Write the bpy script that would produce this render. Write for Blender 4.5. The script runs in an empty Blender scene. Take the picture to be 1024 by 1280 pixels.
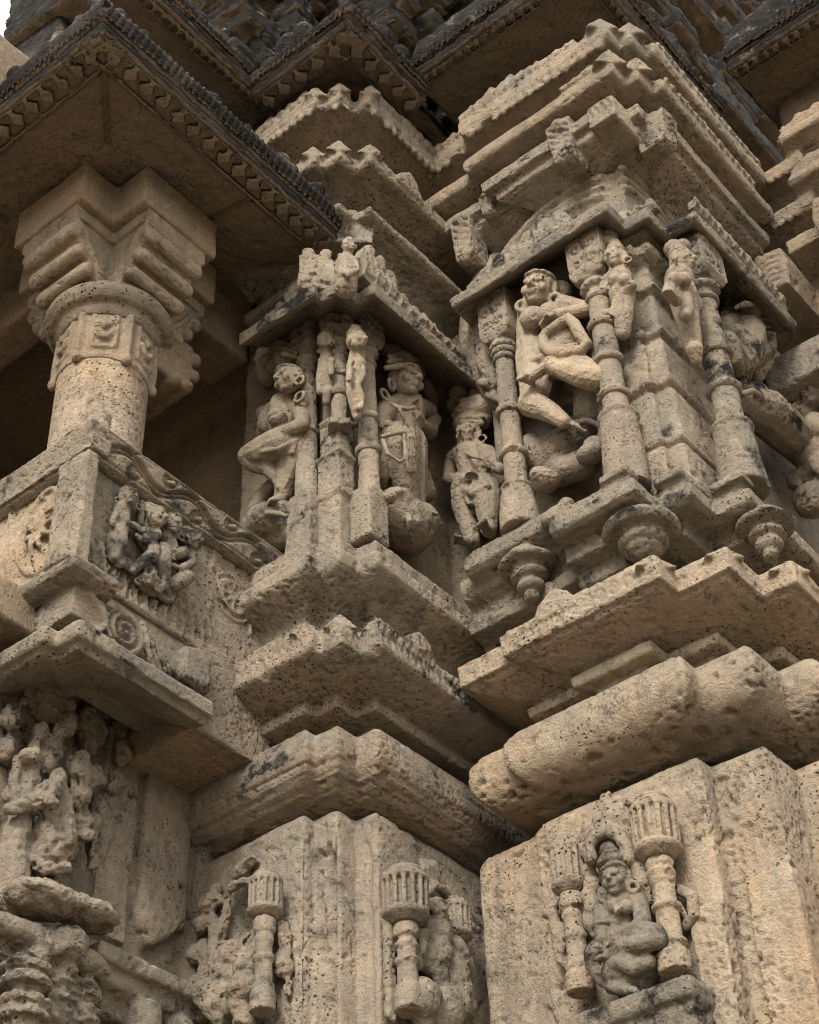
import bpy, math, random
import numpy as np
from mathutils import Vector, Matrix

scene = bpy.context.scene
COL = scene.collection
rad = math.radians

# ------------------------------------------------------------------ camera
CAM = np.array([0.0, 0.0, 1.6])
LENS, PITCH, ROLL, AZIM = 2200.0, rad(41.78), rad(-2.42), rad(37.92)   # focal length in pixels of a 1280 px tall frame
_F = np.array([math.cos(AZIM), math.sin(AZIM), 0.0])
_R = np.array([math.sin(AZIM), -math.cos(AZIM), 0.0])
_U = np.array([0.0, 0.0, 1.0])
FWD = math.cos(PITCH) * _F + math.sin(PITCH) * _U
_UC = -math.sin(PITCH) * _F + math.cos(PITCH) * _U
RGT = math.cos(ROLL) * _R + math.sin(ROLL) * _UC
UPC = -math.sin(ROLL) * _R + math.cos(ROLL) * _UC
cam_data = bpy.data.cameras.new('camera')
cam = bpy.data.objects.new('camera', cam_data)
COL.objects.link(cam)
cam_data.sensor_fit = 'VERTICAL'
cam_data.sensor_height = 36.0
cam_data.lens = LENS / 1280.0 * 36.0
cam_data.clip_start = 0.05
cam_data.clip_end = 5000.0
cam.matrix_world = Matrix(((RGT[0], UPC[0], -FWD[0], CAM[0]), (RGT[1], UPC[1], -FWD[1], CAM[1]),
                           (RGT[2], UPC[2], -FWD[2], CAM[2]), (0, 0, 0, 1)))
scene.camera = cam

# ------------------------------------------------------------------ daylight: thin overcast, weak warm sun
SUN_ELEV, SUN_AZ = rad(36.0), rad(199.0)          # azimuth of the sun measured from +X towards +Y
world = bpy.data.worlds.new('World')
scene.world = world
world.use_nodes = True
wt = world.node_tree
wt.nodes.clear()
w_out = wt.nodes.new('ShaderNodeOutputWorld')
w_bg = wt.nodes.new('ShaderNodeBackground')
w_sky = wt.nodes.new('ShaderNodeTexSky')
w_sky.sky_type = 'NISHITA'
w_sky.sun_disc = False
w_sky.sun_elevation = SUN_ELEV
w_sky.sun_rotation = math.pi / 2 - SUN_AZ
w_sky.dust_density = 3.0
w_mix = wt.nodes.new('ShaderNodeMix'); w_mix.data_type = 'RGBA'
w_noise = wt.nodes.new('ShaderNodeTexNoise'); w_noise.inputs['Scale'].default_value = 2.2; w_noise.inputs['Detail'].default_value = 7
w_tc = wt.nodes.new('ShaderNodeTexCoord')
w_ramp = wt.nodes.new('ShaderNodeValToRGB')
w_ramp.color_ramp.elements[0].position = 0.3; w_ramp.color_ramp.elements[0].color = (5.7, 5.6, 5.4, 1)
w_ramp.color_ramp.elements[1].position = 0.7; w_ramp.color_ramp.elements[1].color = (9.6, 9.5, 9.3, 1)
wt.links.new(w_tc.outputs['Generated'], w_noise.inputs['Vector'])
wt.links.new(w_noise.outputs['Fac'], w_ramp.inputs['Fac'])
w_mix.inputs[0].default_value = 0.88               # cloud cover
wt.links.new(w_sky.outputs['Color'], w_mix.inputs[6])
wt.links.new(w_ramp.outputs['Color'], w_mix.inputs[7])
wt.links.new(w_mix.outputs[2], w_bg.inputs['Color'])
w_bg.inputs['Strength'].default_value = 0.115
wt.links.new(w_bg.outputs['Background'], w_out.inputs['Surface'])

sun_data = bpy.data.lights.new('sun', 'SUN')
sun_data.energy = 1.9
sun_data.angle = rad(22)
sun_data.color = (1.0, 0.975, 0.93)
sun = bpy.data.objects.new('sun', sun_data)
COL.objects.link(sun)
_sd = Vector((math.cos(SUN_ELEV) * math.cos(SUN_AZ), math.cos(SUN_ELEV) * math.sin(SUN_AZ), math.sin(SUN_ELEV)))
sun.rotation_euler = _sd.to_track_quat('Z', 'Y').to_euler()

scene.view_settings.view_transform = 'Standard'
scene.view_settings.look = 'None'
scene.cycles.diffuse_bounces = 1
scene.cycles.max_bounces = 3
scene.cycles.filter_width = 1.0
scene.view_settings.gamma = 1.0
scene.view_settings.exposure = 1.22

# ------------------------------------------------------------------ placing: a point of the wall face seen at a place of the picture
def _ray(x, y):
    d = LENS * FWD + (x - 512.0) * RGT - (y - 640.0) * UPC
    return d / np.linalg.norm(d)
def onX(x, y, a):
    d = _ray(x, y); return CAM + d * (a - CAM[0]) / d[0]
def onY(x, y, b):
    d = _ray(x, y); return CAM + d * (b - CAM[1]) / d[1]
def onZ(x, y, z):
    d = _ray(x, y); return CAM + d * (z - CAM[2]) / d[2]

# ------------------------------------------------------------------ numpy gradient noise
_rs = np.random.RandomState(7)
_perm = np.concatenate([_rs.permutation(256)] * 3)
_grad = _rs.normal(size=(256, 3)); _grad /= np.linalg.norm(_grad, axis=1)[:, None]
def noise(P):
    P = np.asarray(P, float)
    I = np.floor(P).astype(int); Fr = P - I; I &= 255
    W = Fr * Fr * Fr * (Fr * (Fr * 6 - 15) + 10)
    out = np.zeros(len(P))
    for dx in (0, 1):
        wx = W[:, 0] if dx else 1 - W[:, 0]
        px = _perm[I[:, 0] + dx]
        for dy in (0, 1):
            wy = W[:, 1] if dy else 1 - W[:, 1]
            py = _perm[px + I[:, 1] + dy]
            for dz in (0, 1):
                wz = W[:, 2] if dz else 1 - W[:, 2]
                g = _grad[_perm[py + I[:, 2] + dz]]
                out += wx * wy * wz * ((Fr[:, 0] - dx) * g[:, 0] + (Fr[:, 1] - dy) * g[:, 1] + (Fr[:, 2] - dz) * g[:, 2])
    return out * 1.6
def fbm(P, o=4):
    s = np.zeros(len(P)); a = 1.0; f = 1.0
    for k in range(o):
        s += a * noise(P * f + 17.3 * k); a *= 0.5; f *= 2.07
    return s

# ------------------------------------------------------------------ local frames: x along the wall, y out of it, z up
class Frame:
    def __init__(s, o, ex, ey, ez=(0, 0, 1), k=1.0):
        s.o = np.array(o, float)
        s.M = np.array([ex, ey, ez], float) * k
    def __call__(s, p):
        return s.o + np.atleast_2d(np.asarray(p, float)) @ s.M
def left_face(a, b, z):    # a wall face that looks towards -X
    return Frame((a, b, z), (0, -1, 0), (-1, 0, 0))
def right_face(a, b, z):   # a wall face that looks towards -Y
    return Frame((a, b, z), (1, 0, 0), (0, -1, 0))
S2 = math.sqrt(0.5)
def diag_face(a, b, z):
    return Frame((a, b, z), (S2, -S2, 0), (-S2, -S2, 0))
WORLD = Frame((0, 0, 0), (1, 0, 0), (0, 1, 0))

class Buf:
    def __init__(s):
        s.v = []; s.f = []; s.n = 0
    def add(s, V, Fs):
        V = np.asarray(V, float)
        s.v.append(V); o = s.n
        s.f.extend([tuple(i + o for i in q) for q in Fs])
        s.n += len(V)
        return s
    def box(s, fr, x0, x1, y0, y1, z0, z1):
        P = [(x, y, z) for x in (x0, x1) for y in (y0, y1) for z in (z0, z1)]
        return s.add(fr(P), [(0, 1, 3, 2), (4, 6, 7, 5), (0, 4, 5, 1), (2, 3, 7, 6), (0, 2, 6, 4), (1, 5, 7, 3)])
    def hull(s, fr, bottom, top):                      # two matching rings of points
        n = len(bottom)
        return s.add(fr(list(bottom) + list(top)), [tuple(range(n))[::-1], tuple(range(n, 2 * n))] +
                     [(i, (i + 1) % n, n + (i + 1) % n, n + i) for i in range(n)])
    def prism(s, fr, poly, y0, y1):                    # polygon in x,z pushed along y
        return s.hull(fr, [(x, y0, z) for x, z in poly], [(x, y1, z) for x, z in poly])
    def ell(s, c, r, A=None, n=9, m=14):
        r = np.broadcast_to(np.asarray(r, float), (3,))
        A = np.eye(3) if A is None else np.asarray(A, float)
        V = [(0, 0, -1)]
        for i in range(1, n):
            t = math.pi * i / n - math.pi / 2
            for j in range(m):
                p = 2 * math.pi * j / m
                V.append((math.cos(t) * math.cos(p), math.cos(t) * math.sin(p), math.sin(t)))
        V.append((0, 0, 1))
        V = np.array(V) * r @ A + np.asarray(c, float)
        Fs = [(0, 1 + (j + 1) % m, 1 + j) for j in range(m)]
        for i in range(n - 2):
            a = 1 + i * m
            Fs += [(a + j, a + (j + 1) % m, a + m + (j + 1) % m, a + m + j) for j in range(m)]
        a = 1 + (n - 2) * m; e = len(V) - 1
        Fs += [(a + j, a + (j + 1) % m, e) for j in range(m)]
        return s.add(V, Fs)
    def tube(s, pts, radii, m=9):
        P = np.asarray(pts, float); n = len(P)
        R = np.broadcast_to(np.asarray(radii, float), (n,))
        T = np.gradient(P, axis=0) if n > 2 else np.array([P[1] - P[0]] * n)
        T /= np.maximum(np.linalg.norm(T, axis=1), 1e-9)[:, None]
        up = np.array([0.31, 0.52, 0.79])
        rings = []
        def ring(c, t, r):
            nonlocal up
            u = up - t * (up @ t)
            if np.linalg.norm(u) < 1e-3:
                u = np.array([1.0, 0.2, 0]) - t * t[0]
            u /= np.linalg.norm(u); w = np.cross(t, u); up = u
            a = np.arange(m) * 2 * math.pi / m
            rings.append(c + r * (np.cos(a)[:, None] * u + np.sin(a)[:, None] * w))
        r = R[0]
        for k in (80, 50, 25): ring(P[0] - T[0] * r * math.sin(rad(k)), T[0], r * math.cos(rad(k)))
        for i in range(n): ring(P[i], T[i], R[i])
        r = R[-1]
        for k in (25, 50, 80): ring(P[-1] + T[-1] * r * math.sin(rad(k)), T[-1], r * math.cos(rad(k)))
        V = np.concatenate(rings); q = len(rings)
        Fs = [tuple(range(m))[::-1], tuple(range((q - 1) * m, q * m))]
        for i in range(q - 1):
            Fs += [(i * m + j, i * m + (j + 1) % m, (i + 1) * m + (j + 1) % m, (i + 1) * m + j) for j in range(m)]
        return s.add(V, Fs)
    def lathe(s, fr, prof, n=28, sx=1.0, sy=1.0, square=0.0):   # (r, z) up the local z axis
        a = np.arange(n) * 2 * math.pi / n + math.pi / n
        V = []
        for r_, z in prof:
            V += [(r_ * sx * math.cos(t), r_ * sy * math.sin(t), z) for t in a]
        q = len(prof)
        Fs = [tuple(range(n))[::-1], tuple(range((q - 1) * n, q * n))]
        for i in range(q - 1):
            Fs += [(i * n + j, i * n + (j + 1) % n, (i + 1) * n + (j + 1) % n, (i + 1) * n + j) for j in range(n)]
        return s.add(fr(V), Fs)
    def ring(s, c, r, t, ax=(0, 0, 1), n=22, m=7, sq=1.0):       # torus
        ax = np.asarray(ax, float); ax /= np.linalg.norm(ax)
        u = np.cross(ax, (0.3, 0.9, 0.1)); u /= np.linalg.norm(u); w = np.cross(ax, u)
        V = []
        for i in range(n):
            a = 2 * math.pi * i / n; d = math.cos(a) * u + math.sin(a) * w
            for j in range(m):
                b = 2 * math.pi * j / m
                V.append(np.asarray(c) + d * (r + t * math.cos(b)) + ax * t * sq * math.sin(b))
        Fs = [(i * m + j, ((i + 1) % n) * m + j, ((i + 1) % n) * m + (j + 1) % m, i * m + (j + 1) % m) for i in range(n) for j in range(m)]
        return s.add(V, Fs)
    def sweep(s, plan, prof):                          # closed moulding profile (out, z) run along a stepped plan
        plan = np.asarray(plan, float); n = len(plan)
        D = np.diff(plan, axis=0); D /= np.linalg.norm(D, axis=1)[:, None]
        N = np.stack([D[:, 1], -D[:, 0]], axis=1)
        M = np.zeros((n, 2)); M[0] = N[0]; M[-1] = N[-1]
        for i in range(1, n - 1):
            m = N[i - 1] + N[i]; M[i] = m / max(1e-6, (m @ m) / 2)
        prof = list(prof); q = len(prof)
        V = []
        for i in range(n):
            for d, z in prof:
                V.append((plan[i, 0] + M[i, 0] * d, plan[i, 1] + M[i, 1] * d, z))
        Fs = [tuple(range(q)), tuple(range((n - 1) * q, n * q))[::-1]]
        for i in range(n - 1):
            Fs += [(i * q + j, (i + 1) * q + j, (i + 1) * q + (j + 1) % q, i * q + (j + 1) % q) for j in range(q)]
        return s.add(V, Fs)
    def arrays(s):
        return np.concatenate(s.v), s.f

def mesh_from(name, V, Fs):
    me = bpy.data.meshes.new(name)
    me.from_pydata([tuple(p) for p in V], [], Fs)
    me.update()
    return me

def weather(V, N, amp=1.0, pit=1.0):
    """worn, pitted sandstone: how far each surface point has worn in or stands out"""
    h = 0.0040 * fbm(V * 4.0, 3) + 0.0011 * noise(V * 34.0) * (0.7 + noise(V * 3.0)) + 0.0011 * noise(V * 95.0)
    pits = np.clip((noise(V * 72.0 + 5) - 0.28) / 0.22, 0, 1) * np.clip(noise(V * 6.0 + 9) * 2 + 0.55, 0, 1)
    big = np.clip((noise(V * 26.0 + 31) - 0.50) / 0.15, 0, 1)
    return amp * h - pit * (0.0048 * pits + 0.0060 * big)

def stone(name, buf, mat, parent=None, vox=0.008, sm=1, amp=1.0, pit=1.0, chip=0.45, grooves=(), erode=0.0, bed=0.0):
    """one carved piece: fuse everything in buf, soften, chip the arrises, weather the surface"""
    V, Fs = buf.arrays() if isinstance(buf, Buf) else buf
    me = mesh_from(name, V, Fs)
    ob = bpy.data.objects.new(name, me)
    COL.objects.link(ob)
    m = ob.modifiers.new('fuse', 'REMESH'); m.mode = 'VOXEL'; m.voxel_size = vox
    if sm:
        k = ob.modifiers.new('soften', 'SMOOTH'); k.factor = 0.4; k.iterations = sm
    dg = bpy.context.evaluated_depsgraph_get()
    new = bpy.data.meshes.new_from_object(ob.evaluated_get(dg))
    ob.modifiers.clear(); ob.data = new; bpy.data.meshes.remove(me)
    new.name = name
    n = len(new.vertices)
    co = np.empty(n * 3, np.float32); new.vertices.foreach_get('co', co); co = co.reshape(-1, 3).astype(float)
    nr = np.empty(n * 3, np.float32); new.vertex_normals.foreach_get('vector', nr); nr = nr.reshape(-1, 3).astype(float)
    ne = len(new.edges)
    ed = np.empty(ne * 2, np.int32); new.edges.foreach_get('vertices', ed); ed = ed.reshape(-1, 2)
    h = weather(co, nr, amp, pit)
    if erode:                                          # deep hollows where the stone has flaked away
        h -= erode * (0.016 * np.clip(noise(co * 21.0 + 40) + 0.05, 0, 1) + 0.009 * np.clip(noise(co * 46.0 + 8), 0, 1))
    if bed:                                            # soft bedding layers weathered back
        q = np.stack([co[:, 0] * 2.0, co[:, 1] * 2.0, co[:, 2] * 85.0], 1)
        h -= bed * 0.004 * np.clip(noise(q) * 1.8, 0, 1)
    for gp, gw, gd in grooves:                         # chisel-cut lines
        gp = np.asarray(gp, float)
        lo, hi = gp.min(0) - 3 * gw, gp.max(0) + 3 * gw
        idx = np.nonzero(np.all((co > lo) & (co < hi), axis=1))[0]
        for c0 in range(0, len(idx), 20000):
            ii = idx[c0:c0 + 20000]
            d2 = np.full(len(ii), 9.0)
            for p0, p1 in zip(gp[:-1], gp[1:]):
                e = p1 - p0; L2 = max(e @ e, 1e-12)
                t_ = np.clip(((co[ii] - p0) @ e) / L2, 0, 1)
                dv = co[ii] - p0 - t_[:, None] * e
                d2 = np.minimum(d2, np.einsum('ij,ij->i', dv, dv))
            h[ii] -= gd * np.exp(-d2 / (gw * gw))
    if chip:
        cnt = np.bincount(ed.ravel(), minlength=n)
        c = co
        for _ in range(2):
            lap = np.stack([np.bincount(ed[:, 0], c[ed[:, 1], k], n) + np.bincount(ed[:, 1], c[ed[:, 0], k], n) for k in range(3)], 1) / np.maximum(cnt, 1)[:, None]
            c = lap
        cv = -np.einsum('ij,ij->i', c - co, nr) / vox           # > 0 on convex arrises
        h -= chip * 0.010 * np.clip(cv * 3.0 - 0.15, 0, 1) * np.clip(noise(co * 11.0 + 3) * 1.6 + 0.25, 0, 1)
    co = co + nr * h[:, None]
    if parent is not None:
        p = parent
        while p is not None:
            co = co - np.array(p.location); p = p.parent
        ob.parent = parent
    new.vertices.foreach_set('co', co.astype(np.float32).ravel())
    new.polygons.foreach_set('use_smooth', np.ones(len(new.polygons), bool))
    new.update()
    new.materials.clear(); new.materials.append(mat)
    return ob

def thing(name, label, cat, loc, group=None):
    o = bpy.data.objects.new(name, None); COL.objects.link(o)
    o.location = [float(q) for q in loc]
    o.empty_display_size = 0.1
    o['label'] = label; o['category'] = cat
    if group: o['group'] = group
    return o
def tag(o, label, cat, group=None):
    o['label'] = label; o['category'] = cat
    if group: o['group'] = group
    return o

# ------------------------------------------------------------------ stone surfaces
def sandstone(name, c1, c2, c3, grey=0.5, crust=0.0, streak=0.3, bump=0.9, lich=0.0, gold=0.35, speck=1.0):
    m = bpy.data.materials.new(name); m.use_nodes = True
    nt = m.node_tree; N = nt.nodes; L = nt.links
    b = N['Principled BSDF']; b.inputs['Roughness'].default_value = 0.92
    b.inputs['Specular IOR Level'].default_value = 0.2
    geo = N.new('ShaderNodeNewGeometry')
    def tex(scale, detail=4, rough=0.6, vec=None):
        t = N.new('ShaderNodeTexNoise'); t.inputs['Scale'].default_value = scale
        t.inputs['Detail'].default_value = detail; t.inputs['Roughness'].default_value = rough
        L.new(vec or geo.outputs['Position'], t.inputs['Vector'])
        return t.outputs['Fac']
    def maprange(v, a, b_, c=0.0, d=1.0):
        t = N.new('ShaderNodeMapRange'); t.interpolation_type = 'SMOOTHSTEP'
        for i, q in enumerate((a, b_, c, d)): t.inputs[i + 1].default_value = q
        L.new(v, t.inputs[0]); return t.outputs[0]
    def math_(op, a, b_=None):
        t = N.new('ShaderNodeMath'); t.operation = op
        for i, q in enumerate((a, b_)):
            if q is None: continue
            if isinstance(q, (int, float)): t.inputs[i].default_value = q
            else: L.new(q, t.inputs[i])
        return t.outputs[0]
    def mix(f, a, b_, mode='MIX'):
        t = N.new('ShaderNodeMix'); t.data_type = 'RGBA'; t.blend_type = mode
        for i, q in ((0, f), (6, a), (7, b_)):
            if isinstance(q, (int, float)): t.inputs[i].default_value = q
            elif isinstance(q, tuple): t.inputs[i].default_value = q + (1,)
            else: L.new(q, t.inputs[i])
        return t.outputs[2]
    oi = N.new('ShaderNodeObjectInfo')
    rv = N.new('ShaderNodeVectorMath'); rv.operation = 'ADD'
    L.new(geo.outputs['Position'], rv.inputs[0]); L.new(oi.outputs['Random'], rv.inputs[1])
    col = mix(maprange(tex(2.4, 6, 0.65, rv.outputs[0]), 0.38, 0.62), c1, c2)
    golden = maprange(tex(1.5, 4, 0.6, rv.outputs[0]), 0.52, 0.66, 0, gold)
    col = mix(golden, col, (0.47, 0.285, 0.130))
    col = mix(maprange(tex(11.0, 7, 0.7), 0.48, 0.72, 0, 0.75), col, c3)
    col = mix(math_('MULTIPLY', maprange(tex(26.0, 7, 0.85), 0.48, 0.63, 0, 0.62 * speck), maprange(tex(2.7, 4, 0.6, rv.outputs[0]), 0.38, 0.62, 0.35, 1.0)), col, (0.095, 0.074, 0.052))
    col = mix(maprange(tex(74.0, 3, 0.8), 0.54, 0.66, 0, 0.45), col, (0.50, 0.41, 0.28))
    mp = N.new('ShaderNodeMapping'); mp.inputs['Scale'].default_value = (16, 16, 1.3)
    L.new(geo.outputs['Position'], mp.inputs['Vector'])
    st = maprange(tex(1.0, 5, 0.6, mp.outputs['Vector']), 0.50, 0.72, 0, streak)
    col = mix(st, col, (0.135, 0.118, 0.088))
    tone = N.new('ShaderNodeMapRange'); L.new(oi.outputs['Random'], tone.inputs[0]); tone.inputs[3].default_value = 0.86; tone.inputs[4].default_value = 1.10
    hs = N.new('ShaderNodeHueSaturation'); hs.inputs['Saturation'].default_value = 0.92; L.new(tone.outputs[0], hs.inputs['Value']); L.new(col, hs.inputs['Color']); col = hs.outputs[0]
    # grey weathering and lichen where rain and dust settle
    sep = N.new('ShaderNodeSeparateXYZ'); L.new(geo.outputs['Normal'], sep.inputs[0])
    upf = maprange(sep.outputs['Z'], -0.25, 0.75)
    g = math_('MULTIPLY', math_('ADD', math_('MULTIPLY', upf, 0.75), 0.25), maprange(tex(6.0, 8, 0.75), 0.40, 0.60, 0, grey))
    col = mix(g, col, (0.145, 0.138, 0.118))
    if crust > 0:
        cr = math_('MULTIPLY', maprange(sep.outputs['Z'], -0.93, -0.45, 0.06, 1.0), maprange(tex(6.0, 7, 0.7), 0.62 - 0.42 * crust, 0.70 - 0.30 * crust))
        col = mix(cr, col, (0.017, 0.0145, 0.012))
        li = maprange(tex(22.0, 6, 0.75), 0.585, 0.64, 0, 0.85)
        col = mix(math_('MULTIPLY', li, maprange(sep.outputs['Z'], -0.2, 0.6)), col, (0.36, 0.355, 0.33))
    if lich > 0:
        col = mix(maprange(tex(19.0, 6, 0.75), 0.55, 0.70, 0, lich), col, (0.37, 0.355, 0.30))
    col = mix(maprange(tex(1.7, 9, 0.72, rv.outputs[0]), 0.50, 0.64, 0, 0.62 * grey), col, (0.140, 0.126, 0.102))
    # open pores hold dark dirt
    vo = N.new('ShaderNodeTexVoronoi'); vo.inputs['Scale'].default_value = 66.0
    wv = N.new('ShaderNodeVectorMath'); wv.operation = 'ADD'
    nz = N.new('ShaderNodeTexNoise'); nz.inputs['Scale'].default_value = 40.0
    L.new(geo.outputs['Position'], nz.inputs['Vector'])
    sc = N.new('ShaderNodeVectorMath'); sc.operation = 'SCALE'; sc.inputs['Scale'].default_value = 0.02
    L.new(nz.outputs['Color'], sc.inputs[0])
    L.new(geo.outputs['Position'], wv.inputs[0]); L.new(sc.outputs[0], wv.inputs[1])
    L.new(wv.outputs[0], vo.inputs['Vector'])
    pore = math_('MULTIPLY', maprange(vo.outputs['Distance'], 0.12, 0.29, 1.0, 0.0), maprange(tex(2.2, 7, 0.75, rv.outputs[0]), 0.44, 0.62))
    col = mix(math_('MULTIPLY', pore, 0.85 * speck), col, (0.040, 0.033, 0.025))
    L.new(col, b.inputs['Base Color'])
    hgt = math_('ADD', math_('MULTIPLY', tex(120.0, 4, 0.75), 0.75), math_('MULTIPLY', tex(38.0, 4, 0.7), 0.7))
    hgt = math_('SUBTRACT', hgt, math_('MULTIPLY', pore, 0.8))
    bp = N.new('ShaderNodeBump'); bp.inputs['Strength'].default_value = bump; bp.inputs['Distance'].default_value = 0.016
    L.new(hgt, bp.inputs['Height']); L.new(bp.outputs['Normal'], b.inputs['Normal'])
    return m

M_FIG = sandstone('carved figure sandstone', (0.385, 0.29, 0.19), (0.32, 0.25, 0.172), (0.46, 0.37, 0.26), grey=0.6, gold=0.3, speck=0.7, streak=0.2, bump=0.7)
M_TAN = sandstone('tan sandstone', (0.375, 0.285, 0.192), (0.315, 0.252, 0.178), (0.47, 0.385, 0.275), grey=0.8, gold=0.2, streak=0.5, crust=0.09)
M_WARM = sandstone('warm sandstone', (0.425, 0.315, 0.202), (0.35, 0.270, 0.182), (0.50, 0.40, 0.275), grey=0.5, gold=0.45, speck=1.3, streak=0.35)
M_GREY = sandstone('grey weathered sandstone', (0.320, 0.250, 0.168), (0.255, 0.210, 0.150), (0.39, 0.32, 0.22), grey=0.85, gold=0.1, crust=0.24)
M_PALE = sandstone('dressed pale sandstone', (0.36, 0.265, 0.160), (0.31, 0.23, 0.145), (0.40, 0.30, 0.19), grey=0.3, streak=0.4, bump=0.3)
M_LICH = sandstone('lichen covered sandstone', (0.30, 0.215, 0.13), (0.25, 0.20, 0.14), (0.42, 0.33, 0.21), grey=0.8, lich=0.6)
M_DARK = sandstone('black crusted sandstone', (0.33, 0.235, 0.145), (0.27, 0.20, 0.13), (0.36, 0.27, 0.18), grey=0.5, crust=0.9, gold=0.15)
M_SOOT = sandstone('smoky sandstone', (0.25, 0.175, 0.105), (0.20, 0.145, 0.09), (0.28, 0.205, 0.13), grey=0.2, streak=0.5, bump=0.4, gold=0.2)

# ================================================================== ground
gb = mesh_from('ground', [(-400, -400, 0), (400, -400, 0), (400, 400, 0), (-400, 400, 0)], [(0, 1, 2, 3)])
gm = sandstone('paving', (0.19, 0.145, 0.095), (0.16, 0.125, 0.085), (0.22, 0.18, 0.125), grey=0.2)
gb.materials.append(gm)
ground = bpy.data.objects.new('ground', gb); COL.objects.link(ground); ground['kind'] = 'structure'

# ================================================================== plans (left to right along the wall)
LB = [(2.98, 3.20), (2.98, 2.72), (3.02, 2.72), (3.02, 2.64), (3.10, 2.64), (3.10, 2.57), (3.85, 2.57)]
def RBP(b0, b1, s=0.0):                                  # plan of the dancer pier; its courses stop short of the left pier
    return [(3.85, b0), (3.485, b0), (3.485, b1), (3.45, b1), (3.45, 1.78 + s), (3.52 + s * 0.17, 1.78 + s), (3.52 + s * 0.17, 1.62 + s), (3.68 + s * 0.25, 1.62 + s), (3.68 + s * 0.25, 1.52 + s), (4.16, 1.52 + s)]
RB = RBP(2.525, 2.30)
def shift(plan, i0=0, i1=None, head=None, tail=None):
    p = list(plan[i0:i1])
    if head: p[0] = head
    if tail: p[-1] = tail
    return p

def bead_row(buf, p0, p1, r, step, drop=1.3, seed=0):
    p0 = np.array(p0, float); p1 = np.array(p1, float)
    n = max(2, int(np.linalg.norm(p1 - p0) / step)); rg = random.Random(seed)
    for i in range(n):
        if rg.random() < 0.08: continue
        c = p0 + (p1 - p0) * ((i + 0.5) / n)
        k = rg.uniform(0.8, 1.15)
        buf.ell(c, (r * k, r * k, r * drop * k), n=6, m=9)

def spiral(buf, fr, cx, cz, R, y, t, turns=1.8, start=0.0, hand=1, tail=None):
    pts = []
    n = int(turns * 12)
    for i in range(n + 1):
        q = i / n; a = start + hand * q * turns * 2 * math.pi; r_ = R * (1 - 0.86 * q)
        pts.append((cx + r_ * math.cos(a), y, cz + r_ * math.sin(a)))
    if tail: pts = [(tail[0], y, tail[1])] + pts
    buf.tube(fr(pts), t, m=6)

def crest(buf, fr, x0, x1, h, seed=0, peak=None, thick=0.03, spike=1.0):
    """openwork foliate cresting standing on a ledge: a row of curling leaves, tallest at the peak"""
    rg = random.Random(seed); x = x0
    L_ = x1 - x0
    while x < x1 - 0.01:
        w = rg.uniform(0.045, 0.075) if h > 0.1 else rg.uniform(0.03, 0.05)
        pk = 1.0 if peak is None else 0.30 + 0.70 * max(0.0, 1 - abs((x + w / 2 - peak) / (L_ * 0.62)))
        hh = h * pk * rg.uniform(0.82, 1.08)
        hand = rg.choice((-1, 1))
        buf.prism(fr, [(x - 0.006, -0.01), (x + w + 0.006, -0.01), (x + w * 1.02, hh * 0.7), (x + w * 0.72, hh * 0.94), (x + w * 0.3, hh * 0.97), (x - w * 0.02, hh * 0.72)], -thick, -0.004)
        z = 0.012
        while z < hh * 0.9:                            # tiers of curling leaves
            rr = rg.uniform(0.30, 0.46) * w
            spiral(buf, fr, x + w * rg.uniform(0.35, 0.65), min(z + rr, hh * 0.85), rr, 0.003, rr * 0.27, 1.35, rg.uniform(0, 6), hand)
            z += rr * 1.7; hand = -hand
        buf.tube(fr([(x, -0.002, 0.0), (x + w * 0.1, 0.008, hh * 0.35), (x - w * 0.05, 0.004, hh * 0.75)]), [0.006, 0.008, 0.005], m=6)
        buf.ell(fr([(x + w * 0.5, -thick * 0.3, hh * 0.93)])[0], (w * 0.3, thick * 0.4, w * 0.22), n=6, m=8)
        x += w

def rough_band(b, fr, x0, x1, h, seed):
    """worn leaf frieze: an upright band with an uneven top and shallow lobes"""
    rg = random.Random(seed); x = x0
    while x < x1 - 0.005:
        w = rg.uniform(0.02, 0.045); w = min(w, x1 - x)
        b.box(fr, x - 0.002, x + w + 0.002, -0.04, rg.uniform(-0.003, 0.004), 0.0, h * rg.uniform(0.86, 1.06))
        x += w

def diamond_row(buf, P0, P1, Vdir, w, step, out):
    """row of lozenges laid on a band that runs from P0 to P1, Vdir across it"""
    P0 = np.array(P0, float); P1 = np.array(P1, float); Vd = np.array(Vdir, float); out = np.array(out, float)
    n = max(1, int(np.linalg.norm(P1 - P0) / step)); T = (P1 - P0) / n
    for i in range(n):
        c = P0 + T * (i + 0.5)
        ring_ = [c + T * 0.47, c + Vd * w, c - T * 0.47, c - Vd * w]
        A = [q - out * 0.02 for q in ring_]; Bq = [c + (q - c) * 0.86 + out for q in ring_]
        buf.hull(WORLD, A, Bq)

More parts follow.
